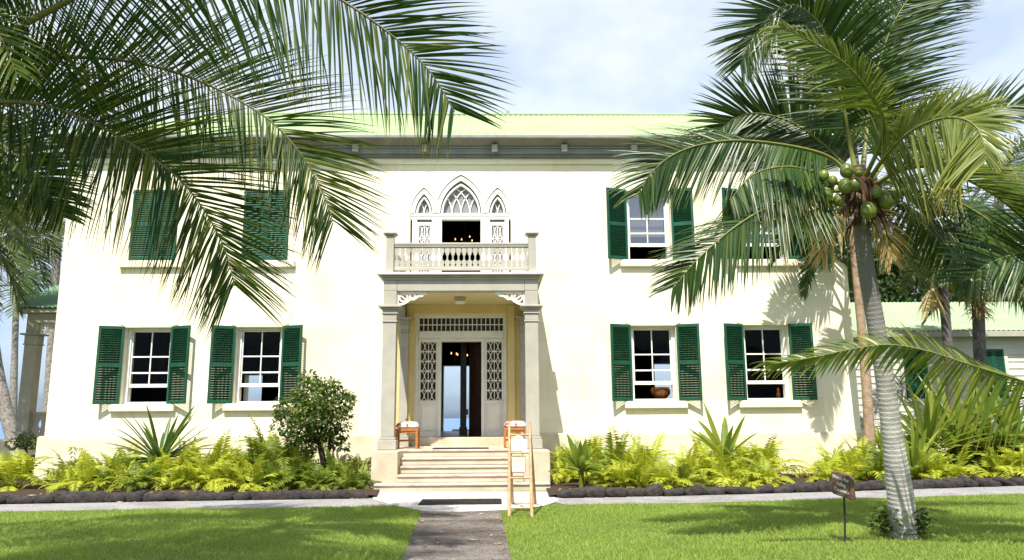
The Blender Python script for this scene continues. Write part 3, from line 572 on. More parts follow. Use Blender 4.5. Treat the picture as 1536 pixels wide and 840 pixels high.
def add_baluster(x, y, p, z0, z1, along='x'):
    Rr, Ll = baluster(p, z0, z1); mb = MB(); n = len(Rr); V = []
    for y_ in (-.012, .012): V += [(u, y_, z) for u, z in Ll] + [(u, y_, z) for u, z in Rr]
    F = [];
    for i in range(n-1): F += [(i, n+i, n+i+1, i+1), (2*n+i+1, 3*n+i+1, 3*n+i, 2*n+i), (i+1, 2*n+i+1, 2*n+i, i), (n+i, 3*n+i, 3*n+i+1, n+i+1)]
    V = np.array(V)
    if along == 'y': V = V[:, [1, 0, 2]]
    return V+np.array([x, y, 0]), np.array(F)
nb = 24; p_ = (xb-xa)/nb
for k in range(nb):
    V, F = add_baluster(xa+(k+.5)*p_, RY, p_, 4.842, 5.298); MB().add(V, F).build('baluster', 'grey', house)
ya, yb = RY+pw+.002, -.184; ns = 13; ps = (yb-ya)/ns
for x in PXs:
    for k in range(ns):
        V, F = add_baluster(x, ya+(k+.5)*ps, ps, 4.842, 5.343, 'y'); MB().add(V, F).build('baluster', 'grey', house)
# porch floor, pedestals, steps
ZP = .93; xL, xR = -1.27, 1.40
mb = MB(); mb.box(XC-1.72, XC+1.76, FY-.02, -.112, .75, ZP); mb.box(XC-1.72+.05, XC+1.7, FY+.0, -.115, G-.1, .748); mb.box(-1.18, 1.14, -.11, .545, .70, 1.128); mb.build('porch_floor', 'stone', house, bevel=.012)
for (u, v) in ((562, 600.5), (784, 823)):
    a_, b_ = at(u, 700, -2.55)[0], at(v, 700, -2.55)[0]
    mb = MB(); mb.box(a_, b_, -3.02, FY-.022, G-.1, ZP-.008); mb.build('step_pedestal', 'stone', house, bevel=.015)
run = .30; rise = (ZP-G)/5
ped = [at(600.5, 700, -2.55)[0]+.004, at(784, 700, -2.55)[0]-.004]
for k in range(5):
    zt = ZP-k*rise; yf = FY-.05-k*run
    if k < 4: xa_, xb_ = ped[0], ped[1]
    else: xa_, xb_ = at(560, 742, -3.4)[0], at(826, 742, -3.4)[0]
    if k == 4: yf = -3.40
    mb = MB(); yk = yf+run+.02 if k < 4 else -3.024
    if k == 0: yk = FY-.024
    mb.box(xa_, xb_, yf+.03, yk, zt-rise+.002 if k < 4 else G-.1, zt-.047)
    st = mb.build('step', 'stone', house, bevel=.006)
    MB().box(xa_, xb_, yf, yk, zt-.045, zt-.002*(k > 0)).build('tread', 'tread', st, bevel=.014)
# side porch beyond the left wall
sy = 3.0
mb = MB(); sx0 = at(28, 560, sy)[0]; sxl = at(-8, 690, sy)[0]
mb.box(sxl-.2, X0-.115, sy-.25, 7.2, G-.1, 1.08); mb.build('porch_plinth', 'plaster', house, bevel=.02)
sc = at(44, 580, sy)[0]-.06
mb = MB(); hw = .165
for (x, y) in ((sc, sy+.1), (sc, 6.8)):
    m_ = MB(); m_.box(x-hw, x+hw, y-hw, y+hw, 1.30, 3.66); c = m_.build('porch_column', 'darkgrey' if 0 else 'grey', house, bevel=.012)
    m_ = MB(); m_.box(x-hw-.05, x+hw+.05, y-hw-.05, y+hw+.05, 1.082, 1.298); m_.build('base', 'grey', c, bevel=.01)
    m_ = MB(); m_.box(x-hw-.03, x+hw+.03, y-hw-.03, y+hw+.03, 3.662, 3.70); m_.box(x-hw-.10, x+hw+.10, y-hw-.10, y+hw+.10, 3.94, 3.985); m_.box(x-hw-.01, x+hw+.01, y-hw-.01, y+hw+.01, 3.702, 3.938); m_.build('capital', 'grey', c, bevel=.01)
mb.box(sc-hw, X0-.004, sy-.06, sy+.26, 4.28, 4.55); mb.box(sc-hw, sc+hw, sy+.262, 6.98, 4.28, 4.55); mb.box(sc-hw, sc+hw, sy-.06, sy+.26, 3.987, 4.278); mb.box(sc-hw, X0-.004, 6.7, 6.98, 4.281, 4.55); mb.build('porch_beam', 'grey', house, bevel=.012)
MB().box(sc-hw-.16, X0-.004, sy-.2, 7.12, 4.552, 4.67).build('porch_cornice', 'grey', house, bevel=.012)
mb = MB(); zr_ = at(84, 428, 5.0)[2]
A = (sc-hw-.22, sy-.26, 4.69); B = (X0-.004, sy-.26, 4.69); C1 = (X0-.004, 5.0, zr_); A2 = (sc-hw-.22, 7.2, 4.69); B2 = (X0-.004, 7.2, 4.69); C0 = (at(82, 428, 5.0)[0], 5.0, zr_)
corr(mb, A, B, C1, C0, 41, .012); corr(mb, A2, A, C0, C0, 61, .012); corr(mb, B2, A2, C0, C1, 41, .012); mb.build('porch_roof', 'iron2', house)
mb = MB(); mb.box(sc+hw+.01, X0-.115, sy+.05, sy+.15, 1.75, 1.82); mb.box(sc+hw+.01, X0-.115, sy+.06, sy+.14, 1.13, 1.22); mb.build('railing_rail', 'grey', house)
n_ = 9; w_ = (X0-.115-sc-hw-.01)/n_
for k in range(n_):
    V, F = add_baluster(sc+hw+.01+(k+.5)*w_, sy+.1, w_, 1.222, 1.748); MB().add(V, F).build('baluster', 'grey', house)
mb = MB(); xk = sc+hw; zt = 4.277
P = lambda u, v: (xk+u, zt-v)
ring = lambda u, v, r: [P(u+r*math.cos(t), v+r*math.sin(t)) for t in np.linspace(0, 2*PI, 18, endpoint=False)]
y0, y1 = sy+.06, sy+.10
mb.ribbon([P(0, .015), P(.9, .015)], .03, y0, y1); mb.ribbon([P(.016, .03), P(.016, .30)], .03, y0-.002, y1-.004)
for u, v, r in ((.135, .125, .088), (.34, .10, .06), (.55, .08, .055), (.75, .07, .05)): mb.ribbon(ring(u, v, r), .032, y0+.003, y1-.003, closed=True)
mb.ribbon([P(.02, .29), P(.17, .25), P(.26, .17), P(.40, .19), P(.46, .14), P(.6, .16), P(.68, .12), P(.8, .14), P(.9, .08)], .05, y0+.006, y1-.006); mb.build('scroll_bracket', 'white', house)

# ------------------------------------------------------------------ cottage on the right
CYW = 3.2; cot = thing('cottage', 'low white clapboard cottage with pale green roof behind the palms', 'cottage', (15, CYW+2.5, G))
cx0, cx1 = 10.0, 21.0; ze = at(1450, 503, CYW)[2]
mb = MB(); zb_ = G-.1; cwin = [(at(1357, 575, CYW)[0], at(1392, 575, CYW)[0]), (at(1475, 560, CYW)[0], at(1507, 560, CYW)[0])]
zc0, zc1 = at(1376, 598, CYW)[2], at(1490, 524, CYW)[2]
bh = .2; z = zb_
while z < ze:
    z2 = min(z+bh, ze); mb.add([(cx0, CYW-.028, z), (cx1, CYW-.028, z), (cx1, CYW-.004, z2), (cx0, CYW-.004, z2), (cx0, CYW, z), (cx1, CYW, z)], np.array([(0, 1, 2, 3), (0, 4, 5, 1)])); z = z2
mb.box(cx0, cx1, CYW, CYW+.2, zb_, ze); mb.box(cx0, cx0+.2, CYW+.2, CYW+5, zb_, ze); mb.box(cx1-.2, cx1, CYW+.2, CYW+5, zb_, ze); mb.box(cx0, cx1, CYW+5, CYW+5.2, zb_, ze); mb.build('wall', 'clap', cot)
MB().box(cx0-.05, cx0+.11, CYW-.05, CYW-.03, zb_, ze).build('corner_board', 'clap', cot)
mb = MB(); zrc = at(1450, 453, CYW+2.6)[2]
corr(mb, (cx0-.3, CYW-.4, ze+.10), (cx1+.3, CYW-.4, ze+.10), (cx1-1, CYW+2.6, zrc), (cx0+.0, CYW+2.6, zrc), 161, .012); corr(mb, (cx1+.3, CYW+5.6, ze+.1), (cx0-.3, CYW+5.6, ze+.1), (cx0, CYW+2.6, zrc), (cx1-1, CYW+2.6, zrc), 161, .012); mb.build('roof', 'iron3', cot)
MB().box(cx0-.3, cx1+.3, CYW-.42, CYW-.38, ze-.08, ze+.08).build('fascia', 'grey', cot, bevel=.01)
MB().box(cx0-.3, cx1+.3, CYW-.378, CYW-.001, ze+.002, ze+.03).build('soffit', 'darkgrey', cot)
for a, b in cwin:
    m_ = MB(); m_.box(a-.11, a-.002, CYW-.06, CYW-.029, zc0, zc1); m_.box(b+.002, b+.11, CYW-.06, CYW-.029, zc0, zc1); m_.box(a-.11, b+.11, CYW-.065, CYW-.029, zc1+.002, zc1+.12); m_.box(a-.13, b+.13, CYW-.09, CYW-.029, zc0-.09, zc0-.002)
    f = m_.build('window', 'clap', cot, bevel=.006)
    w_ = (b-a)/2-.003
    for hx, sd_ in ((a, 1), (b, -1)):
        m2 = shutter(hx, zc0+.003, zc1-.003, sd_, 0, w_)
        for q in m2.v: q[:, 1] += CYW-.01
        m2.build('shutter', 'green', f)
    MB().box(a, b, CYW-.024, CYW-.022, zc0, zc1).build('pane', 'dark', f)

# ------------------------------------------------------------------ palms
def leaflets(mb, P, Tn, Un, Ln, ang, ts, droop, vee, w, segs, mi, side, g=(0, 0, -1), rnd=None, bulk=1.0):
    n = len(ts); Sn = np.cross(Tn, Un)*side
    a = np.radians(np.interp((ts-ts[0])/max(ts[-1]-ts[0], 1e-6), [0, 1] if len(ang) == 2 else [0, .6, 1], ang)+rng.normal(0, 3.5, n))
    d = unit(Sn*np.sin(a)[:, None]+Tn*np.cos(a)[:, None]+Un*(vee+rng.normal(0, .09, n))[:, None]); p = P.copy(); gv = np.asarray(g, float)
    dr = droop*(1+rng.normal(0, .3, n)); wd0 = unit(Tn-(Tn*d).sum(1)[:, None]*d); nn = unit(np.cross(d, wd0)); tw = rng.normal(.25, .3, n)
    prof = np.interp(np.linspace(0, 1, segs+1), [0, .08, .3, .6, .85, 1], [.6, .95, 1, .68, .32, .04])
    rings = []
    for k in range(segs+1):
        wd = unit(Tn-(Tn*d).sum(1)[:, None]*d); nn = unit(np.cross(d, wd)); wdk = wd*np.cos(tw)[:, None]+nn*np.sin(tw)[:, None]; nk = np.cross(d, wdk)
        ww = (w*prof[k]*bulk*.5); rings.append(np.stack([p-wdk*ww+nk*ww*.35, p, p+wdk*ww+nk*ww*.35], 1))
        if k < segs: p = p+d*(Ln/segs)[:, None]; d = unit(d+gv*(dr*(.4+1.2*k/segs)/segs)[:, None])
    R_ = np.stack(rings, 1)  # n, segs+1, 3, 3
    base = np.arange(n)[:, None]*(segs+1)*3; F = []
    for k in range(segs):
        for j in (0, 1): F.append(base+np.array([[k*3+j, k*3+j+1, (k+1)*3+j+1, (k+1)*3+j]]))
    r_ = rng.uniform(0, 1, n) if rnd is None else rnd
    mb.add(R_.reshape(-1, 3), np.concatenate(F), mi, tip=np.tile(np.repeat(np.linspace(0, 1, segs+1), 3), n), rnd=np.repeat(r_, (segs+1)*3))
def frond(ctrl, up=(0, 0, 1), L=.95, n=85, a=(62, 38), droop=.55, vee=.15, w=.042, t0=.16, r0=.032, segs=6, prof=None, sides=(1, -1), a_other=None, droop2=None, gap=0, Ls=(1, 1)):
    P, length = catmull(ctrl, 80); T = unit(np.gradient(P, axis=0)); mb = MB()
    mb.tube(P, np.interp(np.linspace(0, 1, 80), [0, .1, .5, 1], [r0*1.5, r0, r0*.55, r0*.12]), 6, 0, squash=.7)
    pr_ = prof or ([0, .12, .4, .7, .88, 1], [.62, .9, 1, .86, .62, .34])
    for sd_ in sides:
        ts = np.linspace(t0, .995, n)+rng.normal(0, .25/n, n); ts = np.clip(ts, t0, 1); f = ts*79; i = np.clip(f.astype(int), 0, 78); q = (f-i)[:, None]
        p = P[i]*(1-q)+P[i+1]*q; tt = unit(T[i]*(1-q)+T[i+1]*q)
        u = unit(CAM-p)+np.asarray(up[1], float) if up[0] == 'face' else np.asarray(up[1], float)*(1-ts[:, None])+unit(CAM-p)*1.3*ts[:, None]**1.5 if up[0] == 'mix' else np.tile(np.asarray(up, float), (n, 1)); u = unit(u-(u*tt).sum(1)[:, None]*tt)
        ln = L*np.interp((ts-t0)/(1-t0), *pr_)*(1+rng.normal(0, .05, n)); keep = rng.uniform(0, 1, n) > gap
        aa = a if sd_ == 1 or a_other is None else a_other; dd = droop if sd_ == 1 or droop2 is None else droop2
        ln = ln*Ls[0 if sd_ == 1 else 1]; vv = np.interp(ts, [t0, 1], vee) if isinstance(vee, tuple) else np.full(n, vee)
        leaflets(mb, p[keep], tt[keep], u[keep], ln[keep], aa, ts[keep], dd, vv[keep], w, segs, 1, sd_)
    return mb
def trunk(pts, radii, n=150, k=20, ringp=.055, amp=.035):
    P, ln = catmull(pts, n); t = np.linspace(0, 1, n); r = np.interp(t, np.linspace(0, 1, len(radii)), radii)
    s = (t*ln/ringp) % 1.0; r = r*(1+amp*(s-.5)); r = r*(1+.012*np.sin(t*ln*3.1)+.008*np.sin(t*ln*7.7+1))
    mb = MB(); mb.tube(P, r, k, 0, hgt=t, ring=np.clip(1-np.abs(s-.02)*7, 0, 1)*rng.uniform(.5, 1, n)); return mb
pxl = lambda seq, dd: [dp(*q, dd) if len(q) == 2 else dp(*q) for q in seq]

# the large coconut palm on the right lawn
base = gz(1357, 806); TD = (base-CAM) @ FW
cp = thing('coconut_palm', 'coconut palm bearing green coconuts, its leaning grey trunk rooted in the front lawn', 'palm tree', tuple(base))
tp = [base-np.array([0, 0, .05])]+[dp(x, y, TD+o) for x, y, o in ((1350, 740, .0), (1338, 650, -.03), (1326, 560, -.05), (1311, 470, -.05), (1299, 400, -.05), (1292, 335, -.05), (1290, 285, -.05))]
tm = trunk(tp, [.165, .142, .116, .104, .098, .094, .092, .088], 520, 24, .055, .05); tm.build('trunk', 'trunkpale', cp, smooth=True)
c0 = TD-.05
F_ = lambda *t: ('face', t)
X_ = lambda *t: ('mix', t)
RF = [  # rachis control points (px, py, depth), options, leaf material
 ([(1285,278,c0), (1250,240,8.9), (1200,222,8.75), (1120,211,8.6), (1060,215,8.5), (1010,232,8.45), (975,262,8.45), (957,292,8.45)], dict(up=X_(0,-.35,1), droop=.55, a=(66,34), L=.88, n=125, vee=(-.75,.0), w=.027), 'frond'),
 ([(1285,270,c0), (1255,235,9.2), (1200,190,9.4), (1157,173,9.5), (1120,171,9.55), (1090,186,9.6), (1072,210,9.6)], dict(up=F_(0,0,.2), droop=.3, a=(66,36), L=.85, n=140, w=.03), 'frond'),
 ([(1282,285,c0), (1240,288,8.6), (1190,297,8.3), (1145,314,8.1), (1100,342,8.0), (1060,376,7.9), (1032,405,7.9), (1010,432,7.9)], dict(up=X_(-.2,-.3,1), droop=.5, a=(62,32), L=.82, n=120, vee=(-.8,-.1), w=.027), 'frond'),
 ([(1290,280,c0), (1318,222,8.5), (1325,180,8.2), (1302,135,7.9), (1267,95,7.7), (1217,62,7.6), (1170,38,7.6)], dict(up=F_(-.3,0,.6), droop=.6, a=(66,26), L=.64, n=120, w=.024, vee=-.1, Ls=(.45,1)), 'frondl'),
 ([(1288,275,c0), (1277,225,8.9), (1267,165,8.8), (1252,100,8.8), (1236,45,8.8), (1207,14,8.8), (1180,8,8.8), (1150,28,8.8), (1125,62,8.8), (1110,98,8.8)], dict(up=F_(-.2,0,.1), droop=.2, a=(78,28), L=.9, n=170, t0=.2, w=.03, vee=.25), 'frond'),
 ([(1292,275,c0), (1300,200,9.2), (1310,130,9.25), (1322,85,9.3), (1338,40,9.3), (1362,0,9.3), (1400,-40,9.2), (1450,-50,9.1)], dict(up=F_(-.1,0,.1), droop=.25, a=(76,48), L=1.0, n=150, t0=.18, w=.028), 'frond'),
 ([(1290,275,c0), (1280,200,9.5), (1275,120,9.6), (1284,50,9.7), (1305,-20,9.7), (1340,-80,9.7)], dict(up=F_(.2,0,0), droop=.25, a=(70,40), L=1.0, n=130, w=.028), 'frond'),
 ([(1297,280,c0), (1330,232,8.4), (1365,198,8.0), (1405,179,7.7), (1440,177,7.5), (1464,190,7.35), (1475,213,7.25), (1478,240,7.2)], dict(up=F_(0,0,.35), droop=.45, a=(112,42), a_other=(36,30), L=1.05, n=120, w=.036, vee=-.05, Ls=(1,.5), t0=.2), 'frondp'),
 ([(1300,285,c0), (1345,258,8.6), (1392,250,8.4), (1440,265,8.2), (1490,292,8.1), (1536,330,8.0), (1585,380,8.0)], dict(up=(.1,-.45,1), droop=.35, a=(50,34), L=.75, n=120, vee=.45, w=.027), 'frondl'),
 ([(1302,292,c0), (1350,285,8.9), (1410,292,8.8), (1470,322,8.7), (1530,368,8.6), (1590,425,8.6)], dict(up=X_(.1,-.5,.9), droop=.5, a=(62,40), L=.95, n=125, vee=(-.5,0), w=.028), 'frond'),
 ([(1300,278,c0), (1345,225,9.4), (1400,190,9.6), (1470,168,9.7), (1540,158,9.7), (1610,175,9.7)], dict(up=F_(0,0,.6), droop=.4, a=(42,32), L=.8, n=110, w=.027), 'frond'),
 ([(1302,290,c0), (1345,300,9.5), (1390,330,9.7), (1430,375,9.8), (1460,420,9.8)], dict(up=(.2,-.2,1), droop=.6, a=(62,36), L=.8, n=110, vee=-.5, w=.028), 'frond'),
 ([(1284,290,c0), (1230,262,8.7), (1180,250,8.5), (1130,262,8.3), (1095,300,8.2)], dict(up=(0,-.3,1), droop=.6, a=(66,36), L=.8, n=110, vee=-.7, w=.028), 'frond'),
 ([(1280,295,c0), (1262,318,8.7), (1248,345,8.65), (1238,365,8.65), (1232,385,8.65)], dict(up=F_(0,0,0), droop=1.0, a=(30,18), L=.5, n=30, w=.026, gap=.3, r0=.018), 'frondd'),
 ([(1302,298,c0), (1318,322,9.1), (1330,348,9.15), (1335,372,9.15), (1338,388,9.15)], dict(up=F_(.3,0,0), droop=.8, a=(40,22), L=.5, n=40, w=.022, gap=.25, r0=.018), 'frondd'),
 ([(1278,296,c0), (1240,318,8.7), (1208,338,8.6), (1186,352,8.6), (1176,362,8.6)], dict(up=F_(0,0,0), droop=1.0, a=(32,18), L=.4, n=22, w=.028, gap=.35, r0=.016), 'frondd'),
]
for ctrl, kw, mt in RF:
    frond([dp(*q) for q in ctrl], **kw).build('frond', ['petiole' if mt == 'frondd' else 'rachis', mt], cp, smooth=True)
NUT = [(1270,256,10.5), (1288,258,7), (1268,279,11), (1282,277,10), (1236,294,13), (1303,315,12.5), (1329,301,12), (1239,326,10), (1242,341,9.5), (1249,271,7.5), (1236,263,8), (1359,286,8.5), (1230,275,7), (1258,300,9), (1315,288,9), (1343,292,8)]
for i, (px, py, r) in enumerate(NUT):
    d = c0-.30-.06*(i % 3); R = r*.94/FP*d; p = dp(px, py, d)
    mb = MB(); pf = [(R*.12, R*1.16), (R*.5, R*1.02), (R*.85, R*.62), (R, R*.05), (R*.93, -R*.5), (R*.62, -R*.95), (R*.2, -R*1.12), (.001, -R*1.14)]
    mb.lathe(pf[::-1], p, 16); mb.build('coconut', 'coconut', cp, smooth=True)
mb = MB(); cc = dp(1290, 300, c0)
def strip(mb, p, d, ln, w, droop, segs=5, mi=0, cup=.3):
    p = np.array([p], float); n = 1; d = unit(np.array([d], float)); up = np.array([[0, 0, 1.]]) if abs(d[0][2]) < .9 else np.array([[0, -1., 0]])
    rings = []; pr_ = np.interp(np.linspace(0, 1, segs+1), [0, .3, .7, 1], [.5, 1, .8, .05])
    for k in range(segs+1):
        s_ = unit(np.cross(d, up)); nn = np.cross(s_, d); rings.append(np.stack([p-s_*w*pr_[k]*.5+nn*cup*w*pr_[k]*.5, p, p+s_*w*pr_[k]*.5+nn*cup*w*pr_[k]*.5], 1)); p = p+d*ln/segs; d = unit(d+np.array([[0, 0, -1.]])*droop/segs)
    R_ = np.stack(rings, 1).reshape(-1, 3); F = [(k*3+j, k*3+j+1, (k+1)*3+j+1, (k+1)*3+j) for k in range(segs) for j in (0, 1)]
    mb.add(R_, np.array(F), mi, rnd=rng.uniform(), tip=np.repeat(np.linspace(0, 1, segs+1), 3))
for k in range(190):
    a_ = rng.uniform(0, 2*PI); el = rng.uniform(-.7, .6); q = np.array([math.cos(a_)*math.cos(el), math.sin(a_)*math.cos(el), math.sin(el)])
    strip(mb, cc+q*rng.uniform(.05, .2)+np.array([0, 0, rng.uniform(-.2, .25)]), q+np.array([0, 0, -.2]), rng.uniform(.15, .5), rng.uniform(.01, .035), rng.uniform(1.0, 3))
mb.lathe([(.10, -.3), (.17, -.12), (.2, .05), (.17, .22), (.08, .4)], cc, 14)
mb.build('fibre_sheath', 'fibre', cp, smooth=True)
for (px, py, dx_, dz_, ln, w_) in ((1296,322,-.15,-1,.20,.05), (1316,325,.05,-1,.24,.07), (1332,330,.15,-1,.2,.06), (1282,318,-.5,-.8,.2,.05), (1262,312,-.9,-.35,.28,.05), (1340,305,.9,-.1,.22,.05)):
    mb = MB(); p = dp(px, py, c0-.22); d = unit([dx_, -.15, dz_]); mb.tube([p, p+d*ln*.3, p+d*ln*.7, p+d*ln], [w_*.2, w_*.5, w_*.42, w_*.03], 8, squash=.5); mb.build('spathe', 'trunk', cp, smooth=True)
mb = MB()
for k in range(34):   # weeds round the foot
    a_ = rng.uniform(0, 2*PI); p = base+np.array([math.cos(a_)*.24+rng.normal(0, .06), math.sin(a_)*.2, 0])
    for j in range(6): strip(mb, p+np.array([0, 0, .05+.05*j]), [rng.normal(), rng.normal(), .8], rng.uniform(.08, .16), .05, 1.4)
solo(mb, 'ground_plant', 'leaf', tuple(base+np.array([.25, .1, 0])), 'ring of small leafy weeds around the foot of the coconut palm on the lawn', 'weeds', smooth=True)

# the palm just out of the frame on the right, one leaf of it reaching in
bp2 = np.array([9.2, -10.2, G]); rp_ = thing('coconut_palm', 'coconut palm beyond the frame edge whose long low frond crosses the grey trunk', 'palm tree', tuple(bp2))
top2 = np.array([9.0, -9.9, 3.1]); trunk([bp2-np.array([0, 0, .05]), bp2+np.array([-.1, .1, 1.4]), top2], [.2, .15, .13], 90).build('trunk', 'trunk', rp_, smooth=True)
R2 = [
 ([tuple(top2), dp(1720,640,8.0), dp(1620,600,7.9), dp(1536,572,7.8), dp(1455,547,7.75), dp(1390,526,7.7), dp(1335,517,7.7), dp(1280,523,7.7), dp(1220,536,7.7), dp(1160,546,7.7)], dict(up=X_(.05,-.2,1), droop=.7, a=(98,84,14), L=.86, n=135, t0=.2, w=.032, vee=(-1.8,-.3), prof=([0,.3,.45,.6,.75,1], [.8,1,1,.75,.42,.34])), 'frondl'),
 ([tuple(top2), dp(1720,420,8.0), dp(1640,385,8.0), dp(1560,375,8.0), dp(1490,392,8.0), dp(1440,425,8.0)], dict(up=F_(0,0,.3), droop=.4, a=(62,38), L=.9, n=120, w=.034), 'frond'),
]
for ctrl, kw, mt in R2: frond(ctrl, **kw).build('frond', ['rachis', mt], rp_, smooth=True)
for k in range(9):
    a_ = k*2.399; d = np.array([math.cos(a_), math.sin(a_), 0]); 
    if d[0] < -.2: continue
    pts = [top2, top2+d*.6+[0, 0, .7], top2+d*1.5+[0, 0, .9], top2+d*2.3+[0, 0, .5], top2+d*2.8+[0, 0, -.2]]; frond(pts, n=50, L=.8, droop=.8, segs=4).build('frond', ['rachisp', 'frond'], rp_, smooth=True)

# the palm out of the frame on the left whose leaves hang in front of the house
bl = np.array([-4.9, -12.4, G]); lp = thing('coconut_palm', 'coconut palm beyond the frame edge whose big dark fronds hang before the upper windows', 'palm tree', tuple(bl))
tl = dp(-190, 105, 6.3); trunk([bl-np.array([0, 0, .05]), bl+(tl-bl)*.35+np.array([-.12, 0, 0]), bl+(tl-bl)*.7+np.array([-.1, 0, 0]), tl], [.22, .17, .14, .13], 130).build('trunk', 'trunk', lp, smooth=True)
LF = [
 ([(-190,105,6.3), (-90,95,6.2), (0,55,5.9), (95,5,5.6), (215,-55,5.4), (350,-65,5.3), (440,-40,5.25), (520,5,5.2), (590,55,5.2), (645,108,5.2), (682,168,5.2)], dict(up=F_(.1,0,.15), droop=.55, droop2=.25, a=(80,38), a_other=(60,38), L=1.1, n=190, t0=.25, w=.019, r0=.042, prof=([0,.15,.4,.65,.8,.92,1], [.85,1.1,1.05,.9,.72,.55,.32])), 'frondk'),
 ([(-190,110,6.3), (-90,120,6.3), (0,103,6.3), (60,89,6.3), (125,86,6.3), (210,95,6.3), (300,122,6.3), (384,166,6.3), (430,205,6.3), (465,252,6.3), (488,298,6.3), (500,335,6.3)], dict(up=F_(.1,.0,.3), droop=.5, droop2=.3, a=(82,34), a_other=(62,36), L=.96, n=185, t0=.24, w=.0165, prof=([0,.12,.4,.7,.88,1], [.62,.9,1,.88,.72,.5])), 'frondk'),
 ([(-190,115,6.3), (-90,150,6.1), (0,152,6.0), (60,156,6.0), (115,174,6.0), (170,200,6.0), (225,234,6.0), (272,272,6.0), (308,318,6.0), (333,365,6.0), (346,405,6.0), (352,430,6.0)], dict(up=F_(.05,0,.1), droop=.35, droop2=.25, a=(98,34), a_other=(58,34), L=1.0, n=195, t0=.2, w=.0165, prof=([0,.12,.4,.7,.88,1], [.62,.9,1,.88,.72,.5])), 'frondk'),
 ([(-190,95,6.3), (-100,40,6.5), (-20,35,6.7), (60,75,6.8), (120,135,6.8), (175,190,6.8), (225,235,6.8), (262,262,6.8)], dict(up=(.2,-.6,.7), droop=.7, a=(75,45), L=.8, n=105, t0=.25, w=.017, vee=-.3), 'frondk'),
 ([(-190,115,6.3), (-140,160,6.4), (-70,180,6.5), (0,215,6.6), (55,265,6.6), (95,325,6.6)], dict(up=(.1,-.8,.5), droop=.5, a=(80,45), L=.6, n=110, t0=.2, w=.024), 'frondk'),
 ([(-190,115,6.3), (-150,190,6.2), (-110,240,6.2), (-80,290,6.2), (-60,350,6.2)], dict(up=(.3,-.8,.5), droop=.5, a=(75,45), L=.6, n=100, t0=.2, w=.024), 'frondk'),
 ([(-190,85,6.3), (-120,-20,5.9), (0,-85,5.6), (120,-70,5.4), (200,-25,5.25), (235,0,5.2)], dict(up=(.1,-.5,.8), droop=.8, a=(125,85), a_other=(60,40), L=.85, n=60, t0=.45, w=.024, sides=(1,)), 'frondl'),
 ([(-190,85,6.3), (-150,30,5.8), (-100,10,5.5), (-40,20,5.3), (0,55,5.2), (25,110,5.2)], dict(up=(.1,-.5,.8), droop=.9, a=(70,45), L=.5, n=60, t0=.3, w=.02), 'frondl'),
]
for ctrl, kw, mt in LF: frond([dp(*q) for q in ctrl], **kw).build('frond', ['petiole', mt], lp, smooth=True)
for k in range(10):
    a_ = k*2.399; d = np.array([math.cos(a_), math.sin(a_), 0])
    if d[0] > .25: continue
    pts = [tl, tl+d*.7+[0, 0, .8], tl+d*1.8+[0, 0, 1.0], tl+d*2.8+[0, 0, .5], tl+d*3.4+[0, 0, -.4]]; frond(pts, n=55, L=.85, droop=.8, segs=4).build('frond', ['petiole', 'frond'], lp, smooth=True)

def auto_palm(label, basep, topp, r0, r1, nf, fl, seed, leafm='bgfrond', barkm='trunk', n=46, L=.8, elo=-.5, ehi=1.25, avoid=None, w=.05, name='palm_tree', mats=None, crook=0):
    g = np.random.default_rng(seed); basep, topp = np.asarray(basep, float), np.asarray(topp, float); t = thing(name, label, 'palm tree', tuple(basep))
    trunk([basep-np.array([0, 0, .1]), basep*.66+topp*.34+np.array([crook, 0, 0]), basep*.33+topp*.67+np.array([crook*.6, 0, 0]), topp], [r0, (r0+r1)/2, r1, r1], 90, 14).build('trunk', barkm, t, smooth=True)
    for k in range(nf):
        a_ = k*2.39996+g.uniform(-.25, .25); el = ehi+(elo-ehi)*(k+.5)/nf+g.uniform(-.1, .1); d = np.array([math.cos(a_)*math.cos(el), math.sin(a_)*math.cos(el), math.sin(el)])
        p = topp.copy(); pts = [p.copy()]; f = fl*g.uniform(.85, 1.1)
        for j in range(6): p = p+d*f/6; pts.append(p.copy()); d = unit(d+np.array([0, 0, -.22-.05*j]))
        frond(pts, n=n, L=L*g.uniform(.85, 1.1), droop=.75, segs=4, w=w, t0=.2).build('frond', ['rachisp', leafm], t, smooth=True)
    return t
# palm against the right corner of the house: its crown shades the wall
cb = at(1302, 655, -.9); cb[2] = G; ct = at(1276, 318, -1.5)
auto_palm('slim palm with orange brown trunk standing close to the house corner', cb, ct, .125, .095, 15, 2.3, 3, 'frond', 'trunkbrown', n=55, L=.65, elo=-.55, ehi=.9, crook=.05)
# a tall palm standing behind the viewer, whose crown breaks the light on the left lawn and the walk
auto_palm('tall palm behind the viewpoint throwing broken shade on the left lawn', (-4.6, -21.5, G), (-3.6, -14.3, 9.6), .2, .14, 16, 3.3, 41, 'frond', 'trunk', n=50, L=.8, elo=-.3)
# palms behind the left corner
p1 = at(36, 652, 8); p1[2] = G; auto_palm('pale leaning palm beside the side porch column', p1, at(-30, 345, 8.5), .24, .17, 16, 4.2, 11, n=55, L=1.0, crook=-.25)
p2 = at(70, 650, 16); p2[2] = G; auto_palm('distant palm rising just behind the house corner and side porch roof', p2, at(88, 345, 16), .22, .16, 15, 4.0, 12, n=46, L=1.0)
p3 = np.array([-14.6, .4, G]); auto_palm('tall palm at the frame edge shading the side porch', p3, np.array([-13.7, .4, 7.3]), .22, .16, 26, 4.0, 13, n=80, L=1.05, w=.05, elo=-.8)
p3 = at(20, 650, 24); p3[2] = G; auto_palm('farthest palm by the sea beyond the side porch', p3, at(25, 430, 24), .22, .16, 14, 4.2, 33, n=40, L=1.1)
